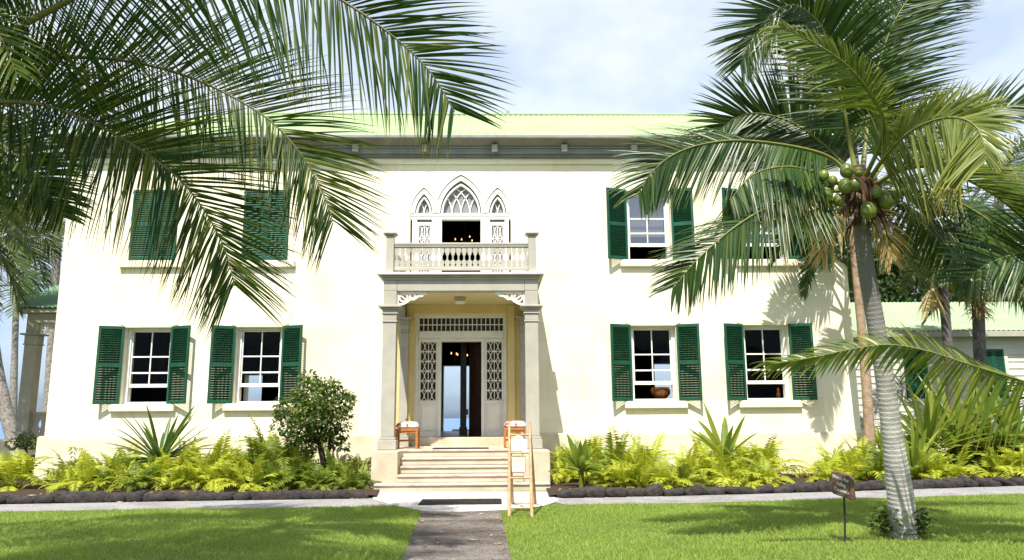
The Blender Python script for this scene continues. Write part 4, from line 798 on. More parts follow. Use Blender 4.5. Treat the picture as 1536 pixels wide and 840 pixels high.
# palms before the cottage
q1 = at(1432, 655, .9); q1[2] = G; t1 = auto_palm('dark slim trunked palm before the cottage between its two shuttered windows', q1, at(1412, 400, .9), .15, .12, 9, 1.7, 21, 'bgfrond', 'trunkdark', n=40, L=.5, elo=.05, ehi=1.2)
q2 = at(1470, 655, 1.2); q2[2] = G; tq = at(1467, 455, 1.2); t2 = auto_palm('shaggy necked palm with orange fruit before the cottage', q2, tq, .17, .15, 10, 1.7, 22, 'bgfrond', 'trunkdark', n=40, L=.5, elo=.35, ehi=1.35)
mb = MB(); ORG_t2 = tq
for k in range(170):
    a_ = rng.uniform(0, 2*PI); zz2 = rng.uniform(-.45, .35); q = np.array([math.cos(a_), math.sin(a_), .5]); strip(mb, tq+np.array([math.cos(a_)*.1, math.sin(a_)*.1, zz2]), q, rng.uniform(.2, .45), rng.uniform(.03, .07), rng.uniform(1.5, 3.2))
mb.build('dead_leaf_skirt', 'frondd', t2, smooth=True)
mb = MB(); fc = at(1452, 424, 1.0)
for k in range(70): p = fc+rng.normal(0, 1, 3)*np.array([.2, .1, .11]); mb.lathe([(.001, -.045), (.035, -.02), (.035, .02), (.001, .045)], p, 6)
mb.build('fruit_cluster', 'flower', t2, smooth=True)
# a hanging brown fan leaf on the dark trunked palm
mb = MB(); hp = at(1398, 430, .8)
for k in range(40): a_ = rng.uniform(-.7, .7); strip(mb, hp, [math.sin(a_), rng.normal(0, .12), -math.cos(a_)], rng.uniform(.7, 1.0), .06, .2, mi=0)
mb.tube([at(1412, 408, .9), at(1400, 412, .8), hp], .02, 6, 0); mb.build('dead_leaf', 'frondd', t1, smooth=True)
q3 = at(1500, 655, 9); q3[2] = G; auto_palm('pale distant palm rising behind the cottage roof', q3, at(1498, 285, 9), .2, .16, 15, 3.6, 23, n=46, L=.9)
q3 = at(1575, 655, 12); q3[2] = G; auto_palm('distant palm at the frame edge behind the cottage roof', q3, at(1570, 240, 12), .2, .16, 15, 4.2, 24, n=46, L=.9)

# ------------------------------------------------------------------ broadleaf trees and shrubs
def leaf_cloud(mb, centres, radii, n, size, mi=0, flat=.5, shell=.55, tilt=None):
    """many small folded leaves spread through a crown made of uneven clumps"""
    C = np.asarray(centres, float); R = np.asarray(radii, float); pick = rng.choice(len(C), n, p=(R**2)/np.sum(R**2)); u = unit(rng.normal(size=(n, 3))); rr = R[pick]*np.clip(rng.uniform(shell, 1.08, n)**.7, 0, 1.15)
    p = C[pick]+u*rr[:, None]*np.array([1, 1, .85]); d = unit(u*.7+rng.normal(0, .55, (n, 3))+np.array([0, 0, -.15])); s_ = unit(np.cross(d, unit(rng.normal(0, .5, (n, 3))+np.array([0, 0, 1])))); nn = np.cross(s_, d)
    l_ = size*rng.uniform(.7, 1.3, n)[:, None]; w_ = l_*.26
    V = np.stack([p, p+d*l_*.4+s_*w_+nn*w_*.3, p+d*l_-nn*l_*.12, p+d*l_*.4-s_*w_+nn*w_*.3, p+d*l_*.45], 1).reshape(-1, 3); b = np.arange(n)[:, None]*5
    mb.add(V, np.concatenate([b+np.array([[0, 1, 4]]), b+np.array([[1, 2, 4]]), b+np.array([[4, 2, 3]]), b+np.array([[0, 4, 3]])]), mi, rnd=np.repeat(np.clip(rng.uniform(0, 1, n)+.25*(rr/R[pick]-.8), 0, 1), 5))
sb = gz(488, 724, G+.05); sy_ = sb[1]
sh = thing('round_shrub', 'rounded dark green shrub on a forked stem left of the porch steps', 'shrub', tuple(sb))
cen = [at(px, py, sy_+o) for px, py, o in ((440,612,0), (470,600,.2), (500,610,-.1), (465,590,-.2), (488,588,.1), (430,635,.1), (450,640,-.3), (480,635,-.3), (506,632,.1), (470,620,-.45), (515,604,0), (455,650,.1))]
cen += [at(px, py, sy_) for px, py in ((462,566), (500,578), (424,618), (520,592), (440,655), (478,652), (462,668), (492,664), (510,648))]
mb = MB(); leaf_cloud(mb, cen, [.38,.42,.38,.36,.34,.32,.33,.33,.3,.36,.24,.24,.16,.15,.15,.13,.2,.2,.2,.18,.16], 5000, .10); mb.build('foliage', 'leaf', sh)
mb = MB(); f0 = at(480, 668, sy_)
mb.tube([sb-[0, 0, .05], (sb+f0)/2+[.03, 0, 0], f0], [.085, .07, .065], 8)
mb.tube([sb+[.09, .05, -.05], at(492, 690, sy_), at(496, 645, sy_)], [.05, .04, .03], 8)
for px, py, o in ((455,625,0), (470,610,.2), (500,615,-.1), (486,600,.1), (445,640,-.2)): q = at(px, py, sy_+o); mb.tube([f0, (f0+q)/2+[0, 0, .03], q], [.04, .028, .012], 6)
q = at(497, 655, sy_-.05); mb.tube([gz(497, 700, G+.1), at(500, 675, sy_-.05), q], [.02, .016, .008], 6); mb.build('stem', 'twig', sh, smooth=True)
mb = MB(); leaf_cloud(mb, [at(500, 660, sy_-.05), at(515, 668, sy_-.05)], [.16, .1], 90, .15); mb.build('foliage', 'leaf', sh)
# wooded mass behind the cottage: a few leafy trees
for i, (px, py, Y, R, lab) in enumerate(((1335, 430, 11, 2.0, 'broad leafy tree behind the cottage roof beside the house corner'), (1400, 415, 12, 2.3, 'broad leafy tree behind the cottage roof above the dark palm trunk'), (1470, 425, 11.5, 2.0, 'broad leafy tree behind the cottage roof above the shaggy palm'), (1545, 405, 12, 2.4, 'broad leafy tree behind the cottage roof at the frame edge'), (1290, 420, 13, 1.8, 'broad leafy tree mostly hidden behind the house corner'))):
    c = at(px, py, Y); b_ = np.array([c[0], Y, G]); t = thing('leafy_tree', lab, 'tree', tuple(b_), 'leafy trees behind the cottage')
    cs = [c+rng.normal(0, 1, 3)*np.array([.55, .4, .4])*R for _ in range(16)]; mb = MB(); leaf_cloud(mb, cs, rng.uniform(.25, .5, 16)*R, 3600, .26); mb.build('crown', 'bush', t)
    mb = MB(); mb.tube([b_-[0, 0, .1], b_*.5+c*.5, c], [.22, .16, .07], 8)
    for k in range(6): mb.tube([b_*.4+c*.6, (b_*.3+c*.5+cs[k]*.2)+[0,0,.2], cs[k]], [.09, .06, .02], 6)
    mb.build('trunk', 'twig', t, smooth=True)

# strap leaved plants
def strap_plant(mb, p, n, ln, w, lo, hi, droop, seg=8):
    for k in range(n):
        a_ = k*2.39996+rng.uniform(-.3, .3); el = rng.uniform(lo, hi); d = np.array([math.cos(a_)*math.cos(el), math.sin(a_)*math.cos(el), math.sin(el)])
        strip(mb, np.asarray(p)+d*.05*np.array([1, 1, 0]), d, ln*rng.uniform(.7, 1.15), w*rng.uniform(.8, 1.2), droop*rng.uniform(.6, 1.4)*(1.2-el/1.6), seg, cup=.5)
GROUP_L = 'strap leaved lilies in the beds'
def lily(px, py, dz, n, ln, w, lo, hi, droop, m_, label, cat='lily plant', name='lily_plant'):
    p = gz(px, py, G+.05); mb = MB(); q = p+np.array([0, 0, dz]); strap_plant(mb, q, n, ln, w, lo, hi, droop)
    if dz > .05: mb.tube([p, (p+q)/2, q+[0, 0, .08]], [.05, .05, .06], 8)
    return solo(mb, name, m_, tuple(p), label, cat, smooth=True)
lily(238, 723, .42, 56, 1.35, .10, .02, 1.2, .6, 'lily', 'large spiky dark green lily among ferns beneath the shuttered lower windows')
lily(1088, 721, .42, 22, 1.2, .14, .05, 1.3, .6, 'lilyl', 'broad leaved pale green lily among ferns beneath the last lower window')
lily(872, 731, .30, 34, .72, .12, .05, 1.4, .9, 'lilyl', 'bright yellow green rosette plant just right of the porch steps', 'rosette plant', 'rosette_plant')
CR = [(1395, 712, .5, 26, 1.5, .13, 'lilyl', 'big strap leaved clump right behind the grey coconut trunk'), (1440, 709, .6, 30, 1.75, .13, 'lilyl', 'tallest strap leaved clump before the cottage, lit yellow green'), (1490, 709, .5, 28, 1.6, .13, 'lilyl', 'strap leaved clump before the cottage under the drooping frond tips'),
      (1372, 722, .2, 20, .95, .10, 'lilyl', 'small pale strap leaved clump touching the coconut trunk'), (1528, 709, .5, 26, 1.5, .14, 'lilyl', 'big strap leaved clump at the frame edge before the cottage'), (1330, 712, .3, 18, 1.0, .09, 'lilyl', 'small strap leaved clump between the brown and grey trunks')]
for px, py, dz, n, ln, w, m_, lab in CR: lily(px, py, dz, n+10, ln*1.08, w, .2, 1.45, .55, m_, lab)

# ferns
def fern_mesh(k):
    mb = MB(); n = 22
    for i in range(n):
        a_ = i*2.39996+rng.uniform(-.4, .4); el = rng.uniform(.55, 1.4) if i < 16 else rng.uniform(.25, .9); d = np.array([math.cos(a_)*math.cos(el), math.sin(a_)*math.cos(el), math.sin(el)])
        ln = rng.uniform(.55, .95); p = np.array([rng.normal(0, .1), rng.normal(0, .1), 0]); pts = [p.copy()]
        for j in range(9): p = p+d*ln/9; pts.append(p.copy()); d = unit(d+np.array([0, 0, -.10-.035*j*(1.3-el/1.6)]))
        P, _ = catmull(pts, 19); T = unit(np.gradient(P, axis=0)); mb.tube(P[::3], np.linspace(.006, .002, 7), 4, 1, cap=False)
        Sd = unit(np.cross(T, [0, 0, 1.])); U = np.cross(Sd, T); idx = np.arange(5, 19); t = (idx-4)/15.; L_ = .20*np.interp(t, [0, .2, .5, .85, 1.05], [.55, 1, .9, .45, .2])*(ln/.8); r_ = rng.uniform(0, 1)
        for s in (1, -1):
            d2 = unit(s*Sd[idx]*.86+T[idx]*.5+U[idx]*rng.normal(.0, .12, (len(idx), 1))); wv = unit(np.cross(d2, U[idx])); q = P[idx]; Lc = L_[:, None]*rng.uniform(.85, 1.1, (len(idx), 1))
            tipv = q+d2*Lc-np.array([0, 0, 1])*Lc*.18; V = np.stack([q, q+d2*Lc*.35+wv*Lc*.15, tipv, q+d2*Lc*.35-wv*Lc*.15], 1).reshape(-1, 3)
            mb.add(V, np.arange(len(idx)*4).reshape(-1, 4), 0, rnd=np.clip(r_+rng.normal(0, .08), 0, 1))
    return mb
FM = [fern_mesh(k) for k in range(6)]
FMB = [m_.mesh('fern', ['fern', 'fern']) for m_ in FM]; FMD = [m_.mesh('fern', ['fernd', 'fernd']) for m_ in FM]
def ferns(spots, group, ref, dark=False):
    """spots run away from the landmark named in ref, so that counting from it finds each"""
    ords = ['first', 'second', 'third', 'fourth', 'fifth', 'sixth', 'seventh', 'eighth', 'ninth', 'tenth', 'eleventh', 'twelfth', 'thirteenth', 'fourteenth', 'fifteenth', 'sixteenth', 'seventeenth', 'eighteenth', 'nineteenth', 'twentieth']
    i = -1
    for (px, py, s) in spots:
        if not dark and s < .8 and rng.uniform() < .12: continue
        i += 1; s *= rng.uniform(.82, 1.12)
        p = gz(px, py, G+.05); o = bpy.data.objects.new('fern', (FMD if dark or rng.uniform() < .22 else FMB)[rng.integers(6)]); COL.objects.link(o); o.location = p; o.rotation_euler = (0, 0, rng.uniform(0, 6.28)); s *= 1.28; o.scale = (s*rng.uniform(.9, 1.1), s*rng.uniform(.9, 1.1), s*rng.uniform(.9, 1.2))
        tag(o, f'{ords[i]} {ref}', 'fern', group)
ferns([(px, 733+rng.uniform(-2, 2), rng.uniform(.55, .75)) for px in np.linspace(378, 92, 11)], 'ferns in the bed left of the steps', 'low fern leftwards from the dark shrub, nearest kerb row')
ferns([(px, 724+rng.uniform(-2, 2), rng.uniform(.8, 1.0)) for px in np.linspace(352, 105, 9)], 'ferns in the bed left of the steps', 'fern leftwards from the shrub, middle row of the bed')
ferns([(px, 716+rng.uniform(-1, 1), rng.uniform(.95, 1.15)) for px in np.linspace(350, 128, 8)], 'ferns in the bed left of the steps', 'tall fern leftwards from the shrub, row against the wall')
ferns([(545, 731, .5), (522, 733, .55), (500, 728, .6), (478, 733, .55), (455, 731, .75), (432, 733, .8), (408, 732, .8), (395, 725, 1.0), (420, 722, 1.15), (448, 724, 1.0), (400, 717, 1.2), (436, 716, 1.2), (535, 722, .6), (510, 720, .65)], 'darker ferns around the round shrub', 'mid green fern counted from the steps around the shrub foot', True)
ferns([(905, 730, .5), (935, 732, .6), (965, 733, .7), (995, 732, .75), (1025, 731, .7), (1055, 731, .7), (1090, 731, .75), (1120, 730, .75), (1150, 728, .65), (1195, 722, .6)], 'ferns in the bed right of the steps', 'low fern rightwards from the steps, nearest kerb row')
ferns([(848, 722, .65), (885, 721, .85), (920, 720, .95), (950, 722, .9), (980, 722, .8), (1035, 722, .75), (1065, 722, .85), (1105, 722, .9), (1140, 721, .85)], 'ferns in the bed right of the steps', 'fern rightwards from the steps, middle row of the bed')
ferns([(850, 715, .9), (895, 714, 1.0), (935, 714, 1.15), (965, 715, 1.0), (1060, 714, .9), (1120, 714, 1.05), (1150, 714, .95)], 'ferns in the bed right of the steps', 'tall fern rightwards from the steps, row against the wall')
ferns([(1240, 722, .75), (1268, 720, .9), (1300, 718, .95), (1255, 713, .9), (1290, 711, 1.0), (1322, 722, .75), (1375, 722, .7), (1400, 722, .8), (1428, 722, .75), (1455, 720, .7), (1500, 716, .75), (1525, 715, .85), (1548, 715, .9)], 'ferns in the bed beside the cottage', 'fern rightwards from the house corner')
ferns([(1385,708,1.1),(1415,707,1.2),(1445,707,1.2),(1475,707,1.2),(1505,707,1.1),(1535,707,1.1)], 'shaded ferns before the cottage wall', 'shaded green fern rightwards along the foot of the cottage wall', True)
ferns([(14, 733, .8), (-14, 733, .8)], 'ferns at the frame edge', 'low fern before the potted bonsai')

# dry leaf litter on the soil, gravel and walk
mb = MB(); n = 900; lx = np.concatenate([rng.uniform(-9.5, -2, 300), rng.uniform(2, 13, 380), rng.uniform(-.4, .95, 40), rng.uniform(-9, 12, 180)]); ly = np.concatenate([np.interp(lx[:680], [p[0] for p in kl+kr], [p[1] for p in kl+kr])+rng.uniform(.25, 1.3, 680), rng.uniform(-10, -6, 40), rng.uniform(-5.2, -3.6, 180)])
lz = np.where(np.arange(n) < 680, G+.058, G+.02); la_ = rng.uniform(0, 2*PI, n); ll = rng.uniform(.025, .07, n); dd_ = np.stack([np.cos(la_), np.sin(la_), rng.uniform(-.1, .25, n)], 1)*ll[:, None]; ss_ = np.stack([-np.sin(la_), np.cos(la_), rng.uniform(-.2, .4, n)], 1)*ll[:, None]*.35; pp = np.stack([lx, ly, lz], 1)
mb.add(np.stack([pp-dd_, pp+ss_, pp+dd_, pp-ss_], 1).reshape(-1, 3), np.arange(4*n).reshape(-1, 4), 0, rnd=np.repeat(rng.uniform(0, 1, n), 4))
tag(mb.build('leaf_litter', 'frondd'), 'dry brown fallen leaves scattered over soil, gravel and walk', 'leaf litter', kind='stuff')
# kerb stones
def stone_mesh():
    bm_ = MB(); th = np.linspace(0, PI, 8); ph = np.arange(12)*2*PI/12; V = []
    k1, k2, k3 = rng.uniform(0, 6, 3)
    for t in th:
        for p in ph:
            v = np.array([math.sin(t)*math.cos(p), math.sin(t)*math.sin(p), math.cos(t)]); v = np.sign(v)*np.abs(v)**.5
            v *= 1+.12*math.sin(3*v[0]+k1)+.11*math.sin(4*v[1]+k2)+.09*math.sin(5*v[2]+2*v[0]+k3)+rng.normal(0, .035); V.append(v)
    F = np.array([(i*12+j, i*12+(j+1) % 12, (i+1)*12+(j+1) % 12, (i+1)*12+j) for i in range(7) for j in range(12)])[:, ::-1]; bm_.add(V, F); return bm_.mesh('kerb_stone', 'lava', True)
SM = [stone_mesh() for _ in range(8)]
def kerb(line, side):
    P = np.array(line); seg = np.linalg.norm(np.diff(P, axis=0), axis=1); tot = seg.sum(); s = .16; i = 0; cum = np.concatenate([[0], np.cumsum(seg)])
    while s < tot-.1 and i < 80:
        l_ = rng.uniform(.28, .50); q = s+l_/2
        if q > tot: break
        x = np.interp(q, cum, P[:, 0]); y = np.interp(q, cum, P[:, 1]); j = min(np.searchsorted(cum, q)-1, len(seg)-1); dv = P[j+1]-P[j]
        o = bpy.data.objects.new('kerb_stone', SM[rng.integers(8)]); COL.objects.link(o); h_ = rng.uniform(.06, .11); o.scale = (l_*.49, rng.uniform(.13, .17), h_); o.location = (x, y+.13, G+h_*.72); o.rotation_euler = (rng.normal(0, .1), rng.normal(0, .12), math.atan2(dv[1], dv[0])+rng.normal(0, .06))
        i += 1; tag(o, f'dark lava kerb stone, number {i} {side} from the porch steps along the bed', 'kerb stone', 'lava stones edging the beds'); s += l_*.97
ORD = None
kerb(kl[::-1][:3]+[kl[0]], 'leftwards'); kerb(kr, 'rightwards')

# ------------------------------------------------------------------ small things
# potted bonsai by the side porch
bb = gz(36, 709, G); bb = at(36, 706, 1.2); bb[2] = G
pt = thing('potted_plant', 'small bonsai tree in a dark pot beside the left house corner', 'potted plant', tuple(bb))
zt = at(36, 683, 1.2)[2]; MB().lathe([(.12, 0), (.15, .02), (.19, (zt-G)*.6), (.21, zt-G-.05), (.235, zt-G-.05), (.235, zt-G), (.2, zt-G), (.19, zt-G-.04), (.001, zt-G-.04)], bb, 20).build('pot', 'pot', pt, smooth=True)
mb = MB(); q0 = np.array([bb[0], bb[1], zt-.05]); mb.tube([q0, q0+[.03, 0, .12], q0+[-.03, 0, .25]], [.035, .028, .02], 7)
for dx_, dz_ in ((-.3, .32), (.25, .3), (.02, .42), (-.15, .38)): mb.tube([q0+[0, 0, .18], q0+[dx_*.5, 0, dz_*.75], q0+[dx_, 0, dz_]], [.02, .014, .006], 5)
mb.build('stem', 'twig', pt, smooth=True)
mb = MB(); leaf_cloud(mb, [q0+[a_, c_, b_] for a_, b_, c_ in ((-.33, .33, 0), (-.15, .42, .1), (.05, .45, -.1), (.25, .33, 0), (.12, .36, .1), (-.05, .36, -.1))], [.15, .17, .17, .15, .15, .15], 700, .075); mb.build('foliage', 'leaf', pt)
# door mats
def mat_rug(p4, z, label):
    mb = MB(); xs = [p[0] for p in p4]; ys = [p[1] for p in p4]; x0, x1, y0, y1 = min(xs), max(xs), min(ys), max(ys); mb.box(x0, x1, y0, y1, z, z+.014)
    for k in range(24): xx = x0+.02+(x1-x0-.04)*k/24; mb.box(xx, xx+(x1-x0)/48, y0+.02, y1-.02, z+.0141, z+.018)
    solo(mb, 'door_mat', 'mat', ((x0+x1)/2, (y0+y1)/2, z), label, 'door mat', bevel=.004)
a_ = gz(627, 757.5, G+.012); b_ = gz(752, 749, G+.012); mat_rug([a_, b_], G+.0125, 'long black rubber mat on the pale apron at the foot of the steps')
a_ = gz(650, 673, ZP); b_ = gz(734, 668, ZP); mat_rug([(a_[0], -2.12), (b_[0], -1.70)], ZP+.002, 'black rubber mat on the porch floor at the top of the steps')
# stools
def stool(x, y, label, w=.50, dpt=.42, h=.46):
    t = thing('cushioned_stool', label, 'stool', (x, y, ZP), 'wooden stools on the porch'); hw, hd = w/2, dpt/2
    for sx_ in (-1, 1):
        for sy_2 in (-1, 1): m_ = MB(); cx_, cy_ = x+sx_*(hw-.03), y+sy_2*(hd-.03); m_.box(cx_-.028, cx_+.028, cy_-.028, cy_+.028, ZP+.001, ZP+h-.09); m_.build('leg', 'oak', t, bevel=.006)
    m_ = MB(); m_.box(x-hw, x+hw, y-hd, y+hd, ZP+h-.088, ZP+h-.03); m_.build('seat_frame', 'oak', t, bevel=.008)
    m_ = MB(); m_.box(x-hw+.06, x+hw-.06, y-.015, y+.015, ZP+.15, ZP+.19)
    for sx_ in (-1, 1): m_.box(x+sx_*(hw-.03)-.012, x+sx_*(hw-.03)+.012, y-hd+.06, y+hd-.06, ZP+.15, ZP+.19)
    m_.box(x-hw+.06, x+hw-.06, y-hd+.018, y-hd+.042, ZP+h-.13, ZP+h-.09); m_.build('stretcher', 'oak', t, bevel=.004)
    n = 15; V = []; u = np.linspace(-1, 1, n)
    def sup(a, b): return max(0, (1-abs(a)**5)*(1-abs(b)**5))**.45
    top_ = [(x+a*(hw-.005), y+b*(hd-.005), ZP+h-.028+.035+.105*sup(a, b)+.006*math.sin(7*a+5*b)) for a in u for b in u]; bot = [(x+a*(hw-.005), y+b*(hd-.005), ZP+h-.028+.035-.034*sup(a, b)) for a in u for b in u]
    F = [(i*n+j, (i+1)*n+j, (i+1)*n+j+1, i*n+j+1) for i in range(n-1) for j in range(n-1)]; m_ = MB(); m_.add(top_, np.array(F)); m_.add(bot, np.array(F)[:, ::-1]); m_.build('cushion', 'cushion', t, smooth=True)
p = at(610, 671, -1.72); stool(p[0], -1.60, 'orange brown wooden stool with flowered cushion against the porch column without the ladder')
p = at(773, 671, -1.72); stool(p[0], -1.60, 'orange brown wooden stool with flowered cushion seen through the ladder')
# ladder stand and its two notices
A1, A2 = gz(764, 776), gz(798, 776); yb_ = gz(769, 757)[1]; B1, B2 = gz(769, 757), gz(803, 757); apx = (A1[1]*.72+B1[1]*.28)
T1, T2 = at(764, 632, apx), at(794.5, 632, apx)
ld = thing('ladder_stand', 'pale wooden folding ladder used as a notice stand beside the steps', 'ladder', tuple((A1+B2)/2))
for a_, b_ in ((A1, T1), (A2, T2)): MB().tube([a_, b_], [.026, .021], 8).build('rail', 'bamboo', ld, smooth=True)
for a_, b_ in ((B1, T1), (B2, T2)): MB().tube([a_, a_*.07+b_*.93+np.array([0, .03, -.0])], [.023, .018], 8).build('rear_rail', 'bamboo', ld, smooth=True)
def onrail(a, b, py):
    t = np.linspace(0, 1, 300); ys = np.array([420-FP*((a+(b-a)*k-CAM)@UP)/((a+(b-a)*k-CAM)@FW) for k in t]); return a+(b-a)*t[np.argmin(abs(ys-py))]
rungs = []
for py in (652, 679, 717, 762): q, r_ = onrail(A1, T1, py), onrail(A2, T2, py); rungs.append((q, r_)); MB().tube([q, r_], .014, 8).build('rung', 'bamboo', ld, smooth=True)
q, r_ = onrail(B1, T1, 755), onrail(B2, T2, 755); MB().tube([q, r_], .014, 8).build('rung', 'bamboo', ld, smooth=True)
def panel(name, m_, c, w, h, yy, top_arch, label, cat):
    t = thing(name, label, cat, (c[0], yy, c[2])); x, z = c[0], c[2]
    poly = [(x-w/2, z-h/2), (x+w/2, z-h/2), (x+w/2, z+h/2-top_arch)]
    if top_arch: poly += [(x+w*.34, z+h/2-top_arch)] + [(x+w*.30*math.cos(k), z+h/2-top_arch+top_arch*math.sin(k)) for k in np.linspace(.1, PI-.1, 9)] + [(x-w*.34, z+h/2-top_arch)]
    poly += [(x-w/2, z+h/2-top_arch)]
    MB().prism(poly, yy, yy+.018).build('board', m_, t); return t, x, z
y_l = (rungs[0][0][1]+rungs[1][0][1])/2
a_, b_ = at(764.5, 653, y_l+.03), at(790.5, 676.5, y_l+.03); hh = a_[2]-b_[2]
t, x, z = panel('notice_board', 'board', (a_+b_)/2, b_[0]-a_[0], hh, y_l+.03, hh*.26, 'white arched notice board hung between the upper ladder rungs', 'notice board')
m_ = MB(); m_.prism([(x-.10, z-.06), (x+.08, z-.06), (x+.08, z-.052), (x-.10, z-.052)], y_l+.027, y_l+.0285); m_.ribbon([(x+.016*math.cos(k), z+hh*.36+.016*math.sin(k)) for k in np.linspace(0, 2*PI, 12, endpoint=False)], .008, y_l+.027, y_l+.0285, closed=True); m_.build('faded_print', 'ink', t)
y_l = (rungs[1][0][1]+rungs[2][0][1])/2+.06; a_, b_ = at(767, 684, y_l), at(788, 708, y_l); hh = a_[2]-b_[2]
t, x, z = panel('framed_notice', 'notice', (a_+b_)/2, b_[0]-a_[0], hh, y_l, 0, 'cream framed notice standing behind the ladder below the white board', 'notice')
m_ = MB(); w_ = b_[0]-a_[0]
m_.ribbon([(x-w_/2, z-hh/2), (x+w_/2, z-hh/2), (x+w_/2, z+hh/2), (x-w_/2, z+hh/2)], .02, y_l-.006, y_l-.001, closed=True); m_.build('frame', 'bamboo', t)
m_ = MB(); m_.prism([(x-.07, z+.05), (x+.07, z+.05), (x+.07, z+.058), (x-.07, z+.058)], y_l-.0025, y_l-.001)
for k in range(4): m_.prism([(x-.065+k*.038, z-.05), (x-.045+k*.038, z-.05), (x-.045+k*.038, z-.038), (x-.065+k*.038, z-.038)], y_l-.0025, y_l-.001)
m_.ribbon([(x+.012*math.cos(k), z+hh*.36+.012*math.sin(k)) for k in np.linspace(0, 2*PI, 10, endpoint=False)], .006, y_l-.0025, y_l-.001, closed=True); m_.build('faded_print', 'ink', t)
# sign on the lawn
sp = gz(1267.5, 814); sg = thing('lawn_sign', 'small brown wooden warning sign on a thin post in the lawn', 'sign', tuple(sp))
dS = (sp-CAM) @ FW; stp = dp(1266, 725, dS); st_b = dp(1266.5, 747, dS)
MB().tube([sp-[0, 0, .05], st_b+[0, 0, .05]], .012, 8).build('post', 'metal', sg, smooth=True)
hS = (dp(1266, 706, dS)-dp(1266, 747, dS))[2]; ang = math.radians(-70); ex = np.array([math.cos(ang)*.985, math.sin(ang)*.985, -.17]); nrm = np.array([math.sin(ang), -math.cos(ang), 0]); ctr = dp(1264.5, 727.5, dS); wS = .15
def signbox(o, hw_, hh_, ty):
    V = []
    for s in (-1, 1):
        for (u, v) in ((-1, -1), (1, -1), (1, .72), (.8, 1), (-.8, 1), (-1, .72)): V.append(o+ex*u*hw_+np.array([0, 0, v*hh_])-nrm*s*ty)
    m_ = MB(); m_.add(V, [(0, 1, 2, 3, 4, 5), (11, 10, 9, 8, 7, 6)]+[(i, i+6, (i+1) % 6+6, (i+1) % 6) for i in range(6)]); return m_
signbox(ctr, wS, hS*.43, .028).build('board', 'signwood', sg, bevel=.012)
def lettering(txt, o, size, right, normal, m_, parent, name='lettering'):
    cu = bpy.data.curves.new('t', 'FONT'); cu.body = txt; cu.size = size; cu.align_x = 'CENTER'; cu.extrude = .0015; cu.offset = .0015; tmp = bpy.data.objects.new('t', cu); COL.objects.link(tmp); bpy.context.view_layer.update()
    me = bpy.data.meshes.new_from_object(tmp.evaluated_get(bpy.context.evaluated_depsgraph_get())); bpy.data.objects.remove(tmp); bpy.data.curves.remove(cu); me.materials.clear(); me.materials.append(M[m_])
    rgt, nr = Vector(right).normalized(), Vector(normal).normalized(); up_ = nr.cross(rgt); org = Vector(ORG[parent.name])
    me.transform(Matrix(((rgt.x, up_.x, nr.x, o[0]-org.x), (rgt.y, up_.y, nr.y, o[1]-org.y), (rgt.z, up_.z, nr.z, o[2]-org.z), (0, 0, 0, 1)))); ob = bpy.data.objects.new(name, me); COL.objects.link(ob); ob.parent = parent; return ob
for txt, dz_ in (('Watch For', .055), ('Falling', -.01), ('Coconuts', -.075)): lettering(txt, ctr+nrm*.031+np.array([0, 0, dz_]), .054, ex, nrm, 'signpaint', sg)
# porch lamp
lpz = at(690, 452, -1.2); lmp = thing('ceiling_lamp', 'small round glass lamp on the porch ceiling', 'ceiling lamp', (lpz[0], -1.2, 4.31))
MB().lathe([(.001, 4.235), (.10, 4.235), (.13, 4.27), (.13, 4.318), (.001, 4.318)], (lpz[0], -1.2, 0), 20).build('base', 'grey', lmp, smooth=True)
MB().lathe([(.001, 4.16), (.07, 4.165), (.12, 4.19), (.125, 4.233), (.001, 4.233)], (lpz[0], -1.2, 0), 20).build('shade', 'lampglass', lmp, smooth=True)
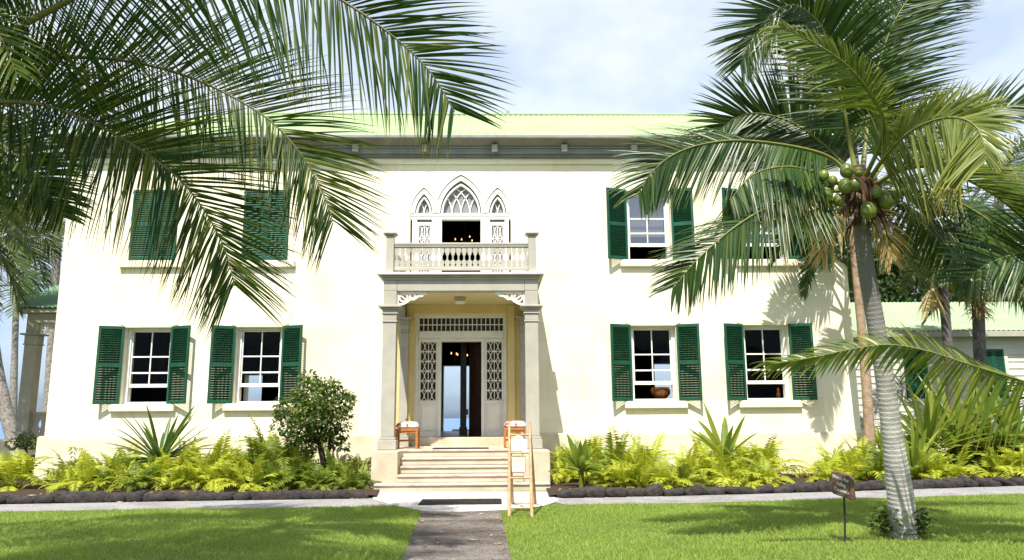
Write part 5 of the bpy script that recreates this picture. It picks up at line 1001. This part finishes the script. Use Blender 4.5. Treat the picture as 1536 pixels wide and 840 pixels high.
# chandeliers
def chandelier(pts, Y, topz, label, r=.3):
    c = np.mean([at(*q, Y) for q in pts], axis=0); t = thing('chandelier', label, 'chandelier', (c[0], Y, topz))
    m_ = MB(); m_.tube([(c[0], Y, topz), (c[0], Y, c[2]-.2)], .015, 6); m_.lathe([(.001, -.28), (.07, -.22), (.09, -.15), (.03, -.05), (.02, .2)], c, 12)
    bl_ = []
    for i, q in enumerate(pts):
        p = at(*q, Y); p[1] += .25*math.sin(i*2.2); bl_.append(p); m_.tube([c+[0, 0, -.15], (c+p)/2+[0, 0, -.25], p+[0, 0, -.1], p+[0, 0, -.03]], .012, 6)
    m_.build('frame', 'brass', t, smooth=True)
    for p in bl_: MB().lathe([(.001, -.03), (.015, -.015), (.015, .01), (.001, .045)], p, 8).build('candle_bulb', 'flame', t, smooth=True)
chandelier([(677,530), (684,530), (687,533)], 3.4, 4.24, 'dim chandelier with lit bulbs in the lower hall above the sea view', .3)
chandelier([(701,533), (709,531), (713,534)], 3.6, 4.24, 'dim chandelier with lit bulbs in the lower hall beside the dark door leaf', .3)
chandelier([(683,359), (692,357), (705,358), (708,360)], 3.4, 7.99, 'dim chandelier with lit candle bulbs in the dark upper hall behind the balcony', .3)
# wooden bowl and small carving on the window ledges, and the door wedge
bw = at(993, 593, .46); bw[2] = 1.955
bw_ = at(993, 586, .55); R = .25; z0 = 2.02
m_ = MB(); m_.lathe([(.10, 0), (.16, .02), (.24, .12), (.25, .2), (.22, .28), (.2, .29), (.2, .28), (.22, .2), (.001, .03)], (bw_[0], .75, z0-.0), 24)
solo(m_, 'wooden_bowl', 'bowl', (bw_[0], .75, z0), 'large polished brown wooden bowl standing inside a lower window', 'bowl', smooth=True)
m_ = MB(); m_.box(bw_[0]-.2, bw_[0]+.3, .62, .95, 1.10, z0-.002); solo(m_, 'side_table', 'darkwood', (bw_[0], .78, 1.10), 'dark wooden pedestal holding the polished bowl inside the window', 'pedestal', bevel=.01)
cv = at(1168, 592, .7); m_ = MB(); m_.box(cv[0]-.12, cv[0]+.12, .6, .85, 1.10, 1.95); solo(m_, 'side_table', 'darkwood', (cv[0], .72, 1.10), 'dark wooden pedestal holding the small carving inside the last lower window', 'pedestal', bevel=.01)
m_ = MB(); m_.lathe([(.05, 0), (.06, .03), (.03, .07), (.05, .12), (.06, .18), (.03, .22), (.045, .27), (.02, .32), (.001, .33)], (cv[0], .72, 1.952), 12, sx=1, sy=.8); solo(m_, 'carving', 'bowl', (cv[0], .72, 1.952), 'small dark wooden carving standing inside the last lower window', 'carving', smooth=True)
wz = at(690, 652, .55); m_ = MB(); m_.prism([(wz[0]-.13, 1.103), (wz[0]+.13, 1.103), (wz[0]+.13, 1.16), (wz[0]+.02, 1.155), (wz[0]-.10, 1.125)], .55, .66); solo(m_, 'door_wedge', 'leather', (wz[0], .6, 1.103), 'brown wedge holding the dark door leaf open on the hall floor', 'door wedge', bevel=.01)
